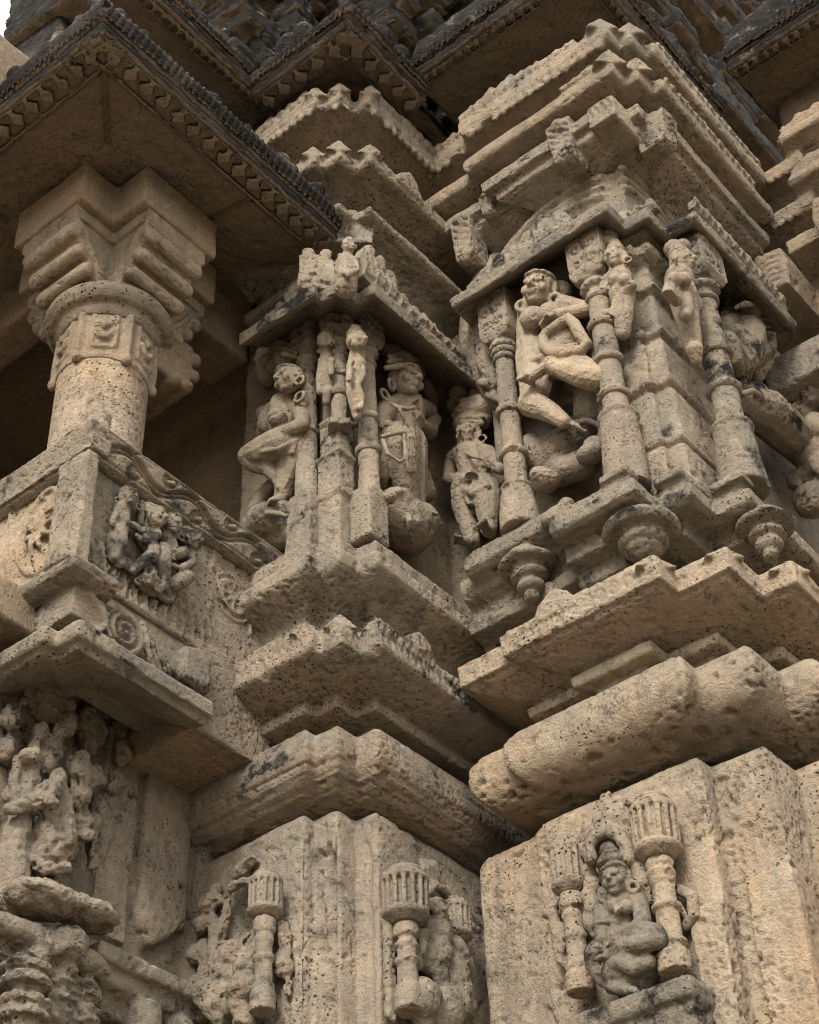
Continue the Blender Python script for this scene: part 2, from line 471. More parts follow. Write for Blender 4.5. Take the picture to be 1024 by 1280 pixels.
# ================================================================== LEFT PIER
pier = thing('stone_pier', 'stepped sandstone pier between the balcony and the dancer pier, lozenge-edged black roof on top', 'pier', (3.15, 2.75, 0))
b = Buf(); b.sweep(LB, [(-0.3, 3.0), (0, 3.0), (0, 4.115), (-0.012, 4.14), (-0.05, 4.16), (-0.3, 4.17)])
rg = random.Random(33); HOL = []
for (x, y, w_, d_, st) in ((2.985, 2.715, 0.007, 0.014, 0.03), (3.022, 2.66, 0.012, 0.024, 0.05), (3.024, 2.645, 0.006, 0.016, 0.03), (3.10, 2.60, 0.006, 0.012, 0.03)):
    HOL.append(([(x + rg.uniform(-0.004, 0.004), y + rg.uniform(-0.006, 0.006), 3.3 + st * i) for i in range(int(0.78 / st))], w_, d_))
for i in range(16):
    x, y, z = 3.02, rg.uniform(2.655, 2.705), rg.uniform(3.4, 4.05); HOL.append(([(x, y, z), (x, y + rg.uniform(-0.015, 0.015), z + rg.uniform(0.02, 0.09))], rg.uniform(0.006, 0.013), rg.uniform(0.010, 0.026)))
HOL.append(([(2.98, y, 4.07 - 0.01 * math.sin(y * 90)) for y in np.linspace(2.74, 2.86, 8)], 0.004, 0.008))
c_ = Frame(onX(299, 1130, 2.98), (0, -1, 0), (-1, 0, 0))     # empty hollow of the worn niche
for r_ in (0.0, 0.02): HOL.append((c_([(0, -0.015, -0.075 + r_), (0.006, -0.015, 0.0), (0.016, -0.015, 0.075 - r_)]), 0.026, 0.055))
stone('base_block', b, M_TAN, pier, vox=0.0055, pit=1.3, grooves=HOL)
b = Buf(); b.sweep(LB, [(-0.3, 0.0), (0.06, 0.0), (0.06, 2.7), (0.02, 2.75), (0.02, 3.02), (-0.3, 3.02)])
stone('plinth', b, M_TAN, pier, vox=0.03)
b = Buf(); b.sweep(LB, [(-0.25, 4.15), (-0.04, 4.165), (0.01, 4.18), (0.05, 4.21), (0.068, 4.245), (0.072, 4.262), (0.072, 4.30), (0.062, 4.34), (0.035, 4.372), (-0.02, 4.39), (-0.25, 4.39)])
stone('round_moulding', b, M_TAN, pier, vox=0.0055, bed=1.0, pit=1.3)
b = Buf(); b.sweep(LB, [(-0.3, 4.36), (-0.03, 4.36), (-0.03, 4.43), (0.03, 4.435), (0.034, 4.462), (0.02, 4.474), (0.055, 4.482), (0.10, 4.497), (0.14, 4.517),
              (0.152, 4.527), (0.150, 4.585), (0.135, 4.605), (0.13, 4.63), (0.08, 4.66), (-0.02, 4.68), (-0.3, 4.69)])
# worn leaf points along the lip
for (x, y) in ((2.85, 2.60), (2.89, 2.51), (2.97, 2.44)):
    b.prism(diag_face(x, y, 4.595), [(-0.05, 0), (0.05, 0), (0.025, 0.03), (0, 0.052), (-0.025, 0.03)], -0.05, 0.006)
rough_band(b, left_face(2.832, 2.87, 4.53), 0.0, 0.28, 0.095, 3)
rough_band(b, right_face(2.95, 2.422, 4.53), 0.0, 0.40, 0.09, 5)
b.prism(right_face(3.13, 2.428, 4.58), [(-0.07, 0), (0.07, 0), (0.05, 0.06), (0.0, 0.10), (-0.05, 0.06)], -0.04, 0.012)
spiral(b, right_face(3.13, 2.42, 4.58), 0.0, 0.045, 0.034, 0.006, 0.008, 1.3)
rg = random.Random(12); BC = []
for fr_, n_ in ((left_face(2.83, 2.87, 4.53), 9), (right_face(2.93, 2.42, 4.53), 14)):
    for i in range(n_):
        x = 0.015 + i * 0.028; k_ = rg.uniform(-0.008, 0.008)
        BC.append((fr_([(x, 0, 0.02), (x + k_, 0, 0.05), (x + 0.012, 0, 0.085)]), 0.005, 0.009)); BC.append((fr_([(x + 0.012, 0, 0.05), (x + 0.020, 0, 0.04 + k_)]), 0.0045, 0.008))
stone('lower_cornice', b, M_TAN, pier, vox=0.0052, grooves=BC)
b = Buf(); b.sweep(LB, [(-0.3, 4.67), (0.02, 4.67), (0.022, 4.72), (0.03, 4.765), (0.06, 4.79), (0.10, 4.812), (0.125, 4.83), (0.135, 4.842), (0.135, 4.885), (0.12, 4.902),
              (0.095, 4.906), (0.09, 4.935), (0.092, 4.985), (0.07, 5.00), (-0.1, 5.01), (-0.3, 5.01)])
stone('upper_cornice', b, M_TAN, pier, vox=0.0062)
b = Buf(); b.sweep([(3.02, 3.055), (3.02, 2.61), (3.85, 2.61)], [(-0.3, 4.98), (0, 4.98), (0, 6.28), (-0.3, 6.28)])
stone('shaft_wall', b, M_WARM, pier, vox=0.009)
EV = [(2.98, 2.83 + 0.0), (2.98, 2.72), (3.02, 2.72), (3.02, 2.64), (3.10, 2.64), (3.10, 2.57), (3.85, 2.57)]
b = Buf(); b.sweep(EV, [(-0.25, 6.02), (0.03, 6.02), (0.12, 5.945), (0.20, 5.868), (0.222, 5.858), (0.228, 5.905), (0.20, 5.935), (0.10, 6.05), (0.02, 6.12), (-0.25, 6.2)])
eave = stone('eave', b, M_GREY, pier, vox=0.0062)
b = Buf()
crest(b, right_face(2.86, 2.37, 5.955), 0.0, 0.30, 0.20, seed=11, peak=0.06, thick=0.05)
crest(b, right_face(3.16, 2.365, 5.955), 0.0, 0.32, 0.06, seed=14, peak=0.0, thick=0.05)
crest(b, diag_face(2.83, 2.49, 5.96), -0.10, 0.10, 0.19, seed=12, thick=0.06)
crest(b, left_face(2.83, 2.80, 5.98), 0.0, 0.24, 0.15, seed=13, peak=0.2, thick=0.05)
stone('foliate_crest', b, M_TAN, eave, vox=0.0055, sm=1, chip=0.4)
# upper mouldings
NK = [(2.98, 2.95), (2.98, 2.72), (3.02, 2.72), (3.02, 2.64), (3.10, 2.64), (3.10, 2.57), (3.85, 2.57)]
b = Buf(); b.sweep(NK, [(-0.3, 6.10), (0.05, 6.10), (0.05, 6.16), (0.09, 6.165), (0.09, 6.215), (0.06, 6.22), (0.055, 6.27), (0.10, 6.31), (0.17, 6.335), (0.185, 6.345), (0.185, 6.375), (0.15, 6.39), (-0.3, 6.40)])
for dx, sd in ((0.0, 1), (0.10, -1)):
    fr = diag_face(2.885 + dx * 0.7, 2.52 - dx * 0.72 + 0.03, 6.25)
    b.prism(fr, [(-0.055, 0.0), (0.05, 0.0), (0.06, 0.10), (0.03, 0.17), (-0.03, 0.175), (-0.06, 0.11)], -0.12, 0.03)
    for k in range(4):
        spiral(b, fr, 0.0, 0.09, 0.05 - 0.011 * k, 0.032, 0.0045, 0.8, 1.2 * k, sd)
stone('volute_course', b, M_GREY, pier, vox=0.007)
b = Buf(); b.sweep(NK, [(-0.3, 6.36), (0.03, 6.36), (0.04, 6.46), (0.08, 6.52), (0.17, 6.545), (0.21, 6.548), (0.222, 6.56), (0.222, 6.61), (0.205, 6.625), (0.19, 6.67), (0.12, 6.70), (-0.3, 6.71)])
for (x, y) in ((2.765, 2.51), (2.805, 2.43), (2.885, 2.355)):
    b.prism(diag_face(x, y, 6.60), [(-0.05, 0), (0.05, 0), (0.0, 0.06)], -0.06, 0.006)
b.prism(right_face(3.09, 2.35, 6.58), [(-0.07, 0), (0.07, 0), (0.05, 0.06), (0.0, 0.11), (-0.05, 0.06)], -0.04, 0.012)
spiral(b, right_face(3.09, 2.345, 6.58), 0.0, 0.045, 0.034, 0.004, 0.008, 1.3)
stone('middle_cornice', b, M_WARM, pier, vox=0.0062)
b = Buf(); b.sweep(NK, [(-0.3, 6.68), (0.05, 6.68), (0.06, 6.80), (0.10, 6.865), (0.18, 6.878), (0.215, 6.882), (0.225, 6.90), (0.225, 6.945), (0.19, 6.97), (0.10, 6.98), (-0.3, 6.99)])
bead_row(b, (2.765, 2.80, 6.872), (2.765, 2.52, 6.872), 0.016, 0.034, seed=1)
bead_row(b, (2.90, 2.355, 6.872), (3.30, 2.355, 6.872), 0.016, 0.034, seed=2)
bead_row(b, (2.765, 2.50, 6.872), (2.885, 2.36, 6.872), 0.014, 0.04, seed=3)
crest(b, left_face(2.765, 2.82, 6.95), 0.0, 0.28, 0.07, seed=21)
crest(b, right_face(2.89, 2.355, 6.95), 0.0, 0.40, 0.08, seed=22)
for (x, y) in ((2.765, 2.50), (2.805, 2.42), (2.885, 2.345)):
    b.prism(diag_face(x, y, 6.94), [(-0.045, 0), (0.045, 0), (0.0, 0.06)], -0.06, 0.01)
stone('top_cornice', b, M_TAN, pier, vox=0.007, chip=0.6)
b = Buf(); b.sweep([(2.98, 2.95), (2.98, 2.57), (3.55, 2.57)], [(-0.3, 6.95), (0.02, 6.95), (0.02, 7.6), (-0.3, 7.6)])
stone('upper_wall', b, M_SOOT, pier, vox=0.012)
# overhanging black roof with lozenge band
def dark_roof(parent, plan, z0, dout, seed, rise=0.12, band=0.11, name='overhanging_roof', up=0.30, mat=None):
    prof = [(-0.3, z0 + rise + 0.06), (0.02, z0 + rise), (dout - band - 0.02, z0 + 0.03), (dout - band, z0 + 0.012), (dout - 0.015, z0), (dout, z0 + 0.005), (dout + 0.005, z0 + 0.035),
            (dout - 0.015, z0 + 0.045), (dout + 0.01, z0 + 0.06), (dout + 0.012, z0 + 0.11), (dout - 0.03, z0 + 0.125), (dout - 0.02, z0 + 0.15), (dout - 0.06, z0 + up * 0.75), (dout - 0.16, z0 + up), (-0.3, z0 + up + 0.12)]
    b = Buf(); b.sweep(plan, prof)
    slab = stone(name, b, mat or M_DARK, parent, vox=0.008, sm=1, amp=1.4, chip=1.0, erode=0.5)
    b = Buf()
    plan = np.array(plan); n = len(plan)
    for i in range(n - 1):
        D = plan[i + 1] - plan[i]
        Lg = np.linalg.norm(D)
        if Lg < 0.10: continue
        t = D / Lg; nn = np.array([t[1], -t[0]])
        def ends(o):                                    # convex ends grow by the overhang
            return plan[i] + nn * o - t * (o if i > 0 else 0), plan[i + 1] + nn * o + t * (o if i < n - 2 else 0)
        roof_edge(b, *ends(dout), t, nn, z0, band, seed + i, 0.11)
    stone('carved_edge', b, mat or M_DARK, slab, vox=0.0052, amp=0.8, chip=0.8, erode=0.25)
    return slab

def roof_edge(b, p0, p1, t, nn, z0, band, seed, fh):
    """lozenges under a roof edge, a leaf frieze on its face, crusted knobs on top"""
    rg = random.Random(seed); LL = np.linalg.norm(p1 - p0); n3 = np.array((nn[0], nn[1], 0.0)); t3 = np.array((t[0], t[1], 0.0))
    a = np.array((p0[0], p0[1], z0)); c = np.array((p1[0], p1[1], z0))
    mid = -n3 * (band * 0.55) + np.array((0, 0, 0.004))
    diamond_row(b, a + mid, c + mid, n3 * 1.0, band * 0.36, band * 0.66, (0, 0, -0.016))
    for q in (0.02, band * 1.0): b.tube([a - n3 * q, c - n3 * q], 0.006, m=6)
    q = 0.0
    while q < LL:
        p = a + t3 * q + n3 * 0.008
        b.tube([p + (0, 0, 0.058), p + t3 * 0.010 + n3 * 0.012 + (0, 0, fh * 0.72), p + t3 * 0.020 + (0, 0, fh * 1.05)], [0.009, 0.010, 0.006], m=6)
        q += 0.025
    q = 0.0
    while q < LL:
        s_ = rg.uniform(0.014, 0.05); u_ = rg.uniform(-0.01, 0.10)
        p = a + t3 * q - n3 * u_
        b.ell((p[0], p[1], z0 + fh * 1.15 + u_ * 0.7), (s_, s_, s_ * rg.uniform(0.7, 1.5)), n=6, m=8)
        q += rg.uniform(0.02, 0.07)

dark_roof(pier, [(2.98, 2.735), (2.98, 2.57), (3.11, 2.57)], 7.05, 0.32, 40)

# ================================================================== DANCER PIER (right)
pier2 = thing('stone_pier', 'massive tan sandstone pier with the dancing woman, hanging bosses and a fat rounded moulding', 'pier', (3.75, 1.95, 0))
b = Buf(); b.sweep(RB, [(-0.3, 3.0), (0, 3.0), (0, 4.105), (-0.012, 4.135), (-0.05, 4.16), (-0.3, 4.17)])
# raised inner slab of the niche face and its worn left margin
b.box(left_face(3.45, 2.30, 3.0), 0.0, 0.50, -0.02, 0.006, 0.0, 1.105)
b.box(left_face(3.45, 1.86, 3.0), 0.0, 0.085, -0.02, 0.03, 0.0, 0.70)
b.box(left_face(3.52, 1.78, 3.0), 0.04, 0.17, -0.02, 0.02, 0.0, 0.80)
m0 = onX(628, 1262, 3.475); f_ = left_face(3.475, m0[1], m0[2])
LET = [f_([(x, 0.0, z) for x, z in pts]) for pts in (((0.0, 0.045), (0.035, 0.045), (0.035, 0.02), (0.015, 0.012), (0.005, 0.0)), ((0.048, 0.045), (0.082, 0.045), (0.066, 0.045), (0.066, 0.0), (0.058, 0.022)), ((0.094, 0.045), (0.125, 0.045), (0.122, 0.0), (0.122, 0.024), (0.10, 0.03), (0.097, 0.012)))]
n_ = Frame(onX(762, 1072, 3.45), (0, -1, 0), (-1, 0, 0))
NH = [(n_([(-0.01, -0.01, -0.10), (-0.005, -0.01, -0.03), (0.0, -0.01, 0.045)]), 0.036, 0.05)]
base2 = stone('base_block', b, M_WARM, pier2, vox=0.0055, amp=1.2, pit=2.0, grooves=NH + [(q, 0.0055, 0.010) for q in LET] +
              [([(3.0, 1.90, 3.72), (3.46, 1.90, 3.71), (3.46, 1.765, 3.70)], 0.006, 0.012), ([(3.52, 1.80, 3.78), (3.51, 1.63, 3.77), (3.51, 1.61, 3.77), (3.70, 1.61, 3.79)], 0.006, 0.012)])
b = Buf(); b.sweep(RB, [(-0.3, 0.0), (0.06, 0.0), (0.06, 2.7), (0.02, 2.75), (0.02, 3.02), (-0.3, 3.02)])
stone('plinth', b, M_WARM, pier2, vox=0.03)
RB = RBP(2.34, 2.19, 0.056)
cp = [(0.018 + 0.102 * math.cos(rad(a)), 4.308 + 0.104 * math.sin(rad(a))) for a in range(-100, 101, 12)]
b = Buf(); b.sweep(RB, [(-0.25, 4.19), (-0.05, 4.19)] + cp + [(-0.05, 4.415), (-0.25, 4.415)])
stone('round_moulding', b, M_WARM, pier2, grooves=[([(3.2, 1.75, 4.1), (3.2, 1.75, 4.6), (3.5, 1.75, 4.6)], 0.006, 0.010), ([(3.35, 1.75, 4.25), (3.335, 1.75, 4.30), (3.345, 1.75, 4.36), (3.40, 1.75, 4.41)], 0.006, 0.012)], vox=0.0075, pit=2.6)
RB = RBP(2.21, 2.03, 0.12)
b = Buf(); b.sweep(RB, [(-0.3, 4.39), (0.03, 4.39), (0.03, 4.43), (0.018, 4.435), (0.018, 4.455), (0.065, 4.46), (0.068, 4.492), (0.04, 4.50), (0.05, 4.51), (0.10, 4.522), (0.16, 4.54), (0.178, 4.548), (0.18, 4.556),
              (0.20, 4.558), (0.202, 4.63), (0.16, 4.655), (0.0, 4.67), (-0.3, 4.67)])
crestf = left_face(3.248, 2.21, 4.61)
b.prism(crestf, [(0.10, 0), (0.24, 0), (0.225, 0.05), (0.17, 0.095), (0.115, 0.05)], -0.04, 0.004)
for k, sgn in ((0.155, 1), (0.187, -1)): spiral(b, crestf, k, 0.032, 0.018, 0.004, 0.005, 1.1, 0, sgn)
rg = random.Random(4); cuts = []                  # shallow scroll cut along the lip
for i in range(11):
    f_ = left_face(3.248, 2.20 - i * 0.044, 4.598); hd = rg.choice((1, -1)); st_ = rg.uniform(0, 6)
    cuts.append((f_([(0.019 * (1 - 0.75 * q) * math.cos(st_ + hd * q * 8), 0, 0.024 * (1 - 0.75 * q) * math.sin(st_ + hd * q * 8)) for q in np.linspace(0, 1, 14)]), 0.0045, 0.007))
for (x, y) in ((3.262, 1.712), (3.352, 1.552), (3.522, 1.452)):
    b.prism(diag_face(x, y, 4.61), [(-0.06, 0), (0.06, 0), (0.04, 0.012), (0, 0.03), (-0.04, 0.012)], -0.06, 0.0)
b.prism(left_face(3.25, 2.21, 4.61), [(0, 0), (0.50, 0), (0.50, 0.035), (0, 0.03)], -0.05, 0.0)
stone('lower_cornice', b, M_WARM, pier2, vox=0.0048, grooves=cuts)
# bracket ledge carrying the figures
LG = [(3.45, 1.915), (3.45, 1.78), (3.56, 1.78), (3.56, 1.67), (3.68, 1.67), (3.68, 1.56), (4.12, 1.56)]
LG = [(3.45, 2.01), (3.45, 1.95), (3.57, 1.95), (3.57, 1.84), (3.70, 1.84), (3.70, 1.73), (4.12, 1.73)]
b = Buf(); b.sweep(LG, [(-0.4, 4.70), (0.0, 4.70), (0.02, 4.735), (0.10, 4.745), (0.10, 4.79), (0.16, 4.80), (0.16, 4.845), (0.215, 4.85), (0.235, 4.862), (0.235, 4.905), (0.215, 4.92), (0.20, 4.93), (0.20, 4.965), (0.16, 4.98), (-0.4, 4.985)])
b.sweep([(3.47, 2.42), (3.47, 1.80)], [(-0.3, 4.71), (0.02, 4.71), (0.03, 4.79), (0.10, 4.80), (0.11, 4.84), (0.08, 4.85), (0.08, 4.90), (0.12, 4.92), (0.135, 4.94), (0.135, 4.985), (0.11, 5.0), (-0.3, 5.01)])
b.sweep([(3.47, 2.36), (3.47, 2.06)], [(-0.3, 4.90), (0.09, 4.90), (0.12, 4.93), (0.17, 4.95), (0.19, 4.965), (0.19, 5.01), (0.16, 5.03), (0.16, 5.05), (-0.3, 5.06)])
# side knob carved like a worn beast head between the two ledges
b.ell((3.31, 2.02, 4.985), (0.05, 0.055, 0.045)); b.ell((3.275, 2.035, 4.97), (0.03, 0.03, 0.028)); b.ell((3.30, 1.99, 5.02), 0.025); b.ell((3.30, 2.06, 5.01), 0.02)
# upturned slabs on the lip corners
for fr, x0, x1 in ((left_face(3.235, 1.80, 4.975), -0.04, 0.06), (left_face(3.345, 1.72, 4.975), -0.01, 0.09), (left_face(3.475, 1.61, 4.975), -0.01, 0.10)):
    b.prism(fr, [(x0, -0.01), (x1, -0.01), (x1, 0.018), (x0, 0.018)], -0.07, 0.0)
ledge = stone('bracket_ledge', b, M_GREY, pier2, vox=0.0055)
def boss(x, y, z, s, n, parent):
    b = Buf(); fr = Frame((x, y, z), (1, 0, 0), (0, 1, 0), k=s)
    b.lathe(fr, [(0.0, -0.215), (0.028, -0.205), (0.036, -0.185), (0.026, -0.168), (0.05, -0.160), (0.062, -0.142), (0.058, -0.124), (0.04, -0.115), (0.07, -0.106), (0.085, -0.088), (0.078, -0.072), (0.062, -0.062),
                 (0.12, -0.05), (0.132, -0.036), (0.125, -0.02), (0.09, -0.008), (0.085, 0.03), (0.0, 0.03)], n=n)
    return stone('hanging_boss', b, M_GREY, parent, vox=0.0055, amp=0.7)
b = Buf()
b.lathe(Frame((3.335, 1.78, 4.80), (1, 0, 0), (0, 1, 0)), [(0.0, -0.085), (0.025, -0.078), (0.050, -0.058), (0.053, -0.045), (0.066, -0.042), (0.072, -0.026), (0.066, -0.014), (0.058, -0.010), (0.102, -0.004), (0.113, 0.012), (0.108, 0.028), (0.085, 0.04), (0.0, 0.06)], n=28)
stone('hanging_boss', b, M_GREY, ledge, vox=0.0055, amp=0.7)
boss(3.555, 1.51, 4.845, 0.66, 26, ledge)
boss(3.345, 2.17, 4.935, 0.72, 26, ledge)
W2 = [(3.56, 2.75), (3.56, 1.90), (3.62, 1.90), (3.62, 1.84), (3.72, 1.84), (3.72, 1.74), (4.80, 1.74)]
b = Buf(); b.sweep(W2, [(-0.3, 4.96), (0, 4.96), (0, 6.55), (-0.3, 6.55)])
stone('shaft_wall', b, M_TAN, pier2, vox=0.0095)
# stepped centre pilaster, jointed
PC = [(3.415, 1.90), (3.415, 1.72), (3.44, 1.72), (3.44, 1.665), (3.72, 1.665)]
b = Buf()
b.sweep(PC, [(-0.2, 4.97), (0.0, 4.97), (0.0, 6.28), (-0.2, 6.28)])
for z in (5.16, 5.40, 5.62, 5.83): b.sweep(PC, [(-0.1, z), (0.006, z), (0.022, z + 0.012), (0.022, z + 0.028), (0.004, z + 0.036), (-0.1, z + 0.036)])
b.sweep(PC, [(-0.1, 5.97), (0.01, 5.97), (0.04, 5.99), (0.045, 6.02), (0.02, 6.035), (0.02, 6.06), (0.05, 6.08), (0.055, 6.18), (0.03, 6.2), (-0.1, 6.21)])
for z0, z1, o in ((4.97, 5.15, 0.03), (5.20, 5.39, 0.02), (5.44, 5.61, 0.014)): b.sweep(PC, [(-0.1, z0), (o, z0), (o, z1 - 0.02), (o * 0.3, z1), (-0.1, z1)])
stone('centre_pilaster', b, M_TAN, pier2, vox=0.0065, amp=0.8)
EV2 = [(3.85, 2.05), (3.48, 2.05), (3.48, 1.92), (3.59, 1.92), (3.59, 1.83), (3.70, 1.83), (3.70, 1.72), (4.10, 1.72)]
b = Buf(); b.sweep(EV2, [(-0.25, 6.22), (0.02, 6.22), (0.10, 6.165), (0.19, 6.085), (0.235, 6.05), (0.252, 6.046), (0.258, 6.09), (0.22, 6.13), (0.10, 6.25), (0.02, 6.30), (-0.25, 6.36)])
b.sweep([(3.50, 2.56), (3.50, 2.2)], [(-0.25, 6.14), (0.04, 6.14), (0.05, 6.20), (-0.25, 6.22)])
eave2 = stone('eave', b, M_GREY, pier2, vox=0.0062)
b = Buf()
crest(b, left_face(3.265, 2.25, 6.12), 0.0, 0.42, 0.15, seed=31, peak=0.30, thick=0.04)
crest(b, left_face(3.38, 1.66, 6.14), 0.0, 0.10, 0.05, seed=33, thick=0.04)
crest(b, right_face(3.47, 1.47, 6.14), 0.0, 0.6, 0.05, seed=34, thick=0.03)
stone('foliate_crest', b, M_GREY, eave2, vox=0.0055, chip=0.4)
# horseshoe gable over the eave
b = Buf()
arcq = lambda r_: np.linspace(math.acos(0.155 / r_), math.pi - 0.05, 30)
b.prism(left_face(3.43, 1.90, 6.10), [(0.155, -0.05)] + [(0.385 * math.cos(q), 0.385 * math.sin(q)) for q in arcq(0.385)], -0.2, 0.035)
b.prism(right_face(3.555, 1.715, 6.10), [(-0.155, -0.05)] + [(-0.385 * math.cos(q), 0.385 * math.sin(q)) for q in arcq(0.385)], -0.2, 0.035)
for r_, t_ in ((0.372, 0.018), (0.325, 0.013), (0.285, 0.013)):
    b.tube([(3.386, 1.90 - r_ * math.cos(q), 6.10 + r_ * math.sin(q)) for q in arcq(r_)], t_, m=8)
    b.tube([(3.555 - r_ * math.cos(q), 1.672, 6.10 + r_ * math.sin(q)) for q in arcq(r_)], t_, m=8)
for rx, ry, rz in ((0.10, 0.13, 0.40), (0.125, 0.155, 0.34)): b.ell((3.46, 2.26, 6.10), (rx, ry, rz), n=20, m=32)
stone('horseshoe_gable', b, M_TAN, pier2, vox=0.0085)
UP = [(3.85, 2.17), (3.50, 2.17), (3.50, 1.94), (3.45, 1.94), (3.45, 1.79), (3.53, 1.79), (3.53, 1.74), (3.62, 1.74), (3.62, 1.70), (4.12, 1.70)]
b = Buf(); b.sweep(UP, [(-0.3, 6.2), (0.02, 6.2), (0.02, 6.44), (0.10, 6.48), (0.16, 6.51), (0.175, 6.52), (0.175, 6.545), (0.205, 6.555), (0.21, 6.60), (0.17, 6.615), (-0.3, 6.62)])
VC = []
def curl(fr, w, h, sd, hand):
    b.hull(fr, [(-w * 0.8, -0.10, 0), (w * 0.7, -0.10, 0), (w * 0.7, 0.005, 0), (-w * 0.8, 0.005, 0)], [(-w, -0.10, h), (w, -0.10, h), (w, 0.018, h), (-w, 0.018, h)])
    b.ell(fr([(0, -0.02, h * 0.12)])[0], (w * 0.8, w * 0.8, h * 0.22)); b.ell(fr([(0, -0.01, h * 0.88)])[0], (w * 0.95, w * 0.7, h * 0.2))
    for k in range(5):
        z = h * (0.15 + 0.17 * k)
        VC.append((fr([(-w * 0.75, 0.014, z + 0.012), (-w * 0.2, 0.016, z - 0.012), (w * 0.3, 0.016, z + 0.010), (w * 0.75, 0.014, z - 0.008)]), 0.005, 0.012))
curl(left_face(3.245, 1.80, 6.45), 0.05, 0.19, 1.0, 1)
curl(left_face(3.29, 2.16, 6.50), 0.03, 0.10, 2.0, -1)
curl(left_face(3.30, 2.28, 6.36), 0.045, 0.22, 2.0, -1)
curl(right_face(3.43, 1.49, 6.44), 0.05, 0.16, 0.0, -1)
b.box(left_face(3.25, 1.66, 6.49), -0.02, 0.085, -0.15, 0.022, 0, 0.11)
fb_ = left_face(3.228, 1.66, 6.49)
for k in range(4): VC.append((fb_([(-0.01 + 0.025 * k, 0, 0.015), (0.0 + 0.025 * k, 0, 0.05), (-0.012 + 0.025 * k, 0, 0.095)]), 0.005, 0.012))
stone('volute_course', b, M_TAN, pier2, vox=0.0048, grooves=VC)
b = Buf(); b.sweep(UP, [(-0.3, 6.53), (0.04, 6.53), (0.05, 6.62), (0.12, 6.65), (0.20, 6.66), (0.245, 6.668), (0.252, 6.685), (0.25, 6.725), (0.22, 6.75), (0.15, 6.77), (-0.3, 6.78)])
crest(b, left_face(3.2, 1.75, 6.735), 0.0, 0.20, 0.03, seed=41, thick=0.04)
crest(b, right_face(3.40, 1.45, 6.735), 0.0, 0.6, 0.03, seed=42, thick=0.04)
for (x, y) in ((3.20, 1.54), (3.285, 1.485)):
    b.prism(diag_face(x, y, 6.72), [(-0.06, 0), (0.06, 0), (0.0, 0.08)], -0.06, 0.0)
stone('middle_cornice', b, M_WARM, pier2, vox=0.0062)
b = Buf(); b.sweep(UP, [(-0.3, 6.75), (0.05, 6.75), (0.06, 6.84), (0.14, 6.87), (0.21, 6.876), (0.245, 6.88), (0.255, 6.90), (0.252, 6.945), (0.21, 6.97), (-0.3, 6.98)])
bead_row(b, (3.215, 2.17, 6.872), (3.215, 1.56, 6.872), 0.018, 0.036, seed=6)
bead_row(b, (3.265, 2.40, 6.872), (3.265, 2.20, 6.872), 0.018, 0.036, seed=7)
crest(b, left_face(3.20, 2.18, 6.95), 0.0, 0.50, 0.085, seed=43, peak=0.2, thick=0.05)
crest(b, left_face(3.25, 2.41, 6.95), 0.0, 0.20, 0.05, seed=44, thick=0.04)
crest(b, right_face(3.40, 1.45, 6.95), 0.0, 0.7, 0.04, seed=45, thick=0.04)
for (x, y) in ((3.20, 1.55), (3.285, 1.485)):
    b.prism(diag_face(x, y, 6.94), [(-0.06, 0), (0.06, 0), (0.0, 0.07)], -0.06, 0.0)
stone('top_cornice', b, M_TAN, pier2, vox=0.007, chip=0.6)
b = Buf(); b.sweep([(3.5, 2.6), (3.5, 1.76), (4.12, 1.76)], [(-0.3, 6.9), (0.0, 6.9), (0.0, 7.9), (-0.3, 7.9)])
stone('upper_wall', b, M_SOOT, pier2, vox=0.014)
dark_roof(pier2, [(3.45, 2.30), (3.45, 1.90), (4.0, 1.90)], 7.16, 0.40, 60, rise=0.04, band=0.06, up=0.42)

# ================================================================== FAR PIER at the right edge
pier3 = thing('stone_pier', 'far tan pier at the right edge beyond the black gap, with eroded openwork cornices', 'pier', (4.5, 1.1, 0))
FB = [(4.36, 1.42), (4.36, 0.55), (4.9, 0.55)]
b = Buf(); b.sweep(FB, [(-0.3, 0.0), (0.0, 0.0), (0.0, 7.7), (-0.3, 7.7)]); stone('shaft_wall', b, M_SOOT, pier3, vox=0.025)
def far_course(name, z, dout, h, seed, off=0.0, mat=None):
    b = Buf()
    b.sweep([(4.36, 1.36 - off), (4.36, 0.55), (4.9, 0.55)], [(-0.2, z - 0.17), (0.04, z - 0.17), (dout - 0.10, z - 0.05), (dout - 0.03, z - 0.008), (dout, z), (dout + 0.005, z + h * 0.5), (dout - 0.02, z + h), (-0.2, z + h + 0.02)])
    b.sweep([(4.36, 1.56 - off), (4.36, 1.30 - off)], [(-0.2, z - 0.20), (0.04, z - 0.20), (dout - 0.14, z - 0.12), (dout - 0.06, z - 0.09), (dout - 0.05, z - 0.03), (-0.2, z - 0.01)])
    crest(b, left_face(4.36 - dout + 0.02, 1.34 - off, z + h * 0.7), 0.0, 0.75, 0.16, seed=seed, peak=0.45, thick=0.05)
    bead_row(b, (4.36 - dout + 0.06, 1.53 - off, z - 0.10), (4.36 - dout + 0.06, 1.36 - off, z - 0.10), 0.012, 0.03, seed=seed)
    return stone(name, b, mat or M_LICH, pier3, vox=0.0085, chip=1.5)
far_course('top_cornice', 7.02, 0.26, 0.06, 71)
far_course('middle_cornice', 6.76, 0.27, 0.06, 72)
b = Buf()
b.sweep([(4.36, 1.45), (4.36, 0.55), (4.9, 0.55)], [(-0.2, 6.30), (0.05, 6.30), (0.06, 6.46), (0.2, 6.5), (0.21, 6.56), (-0.2, 6.58)])
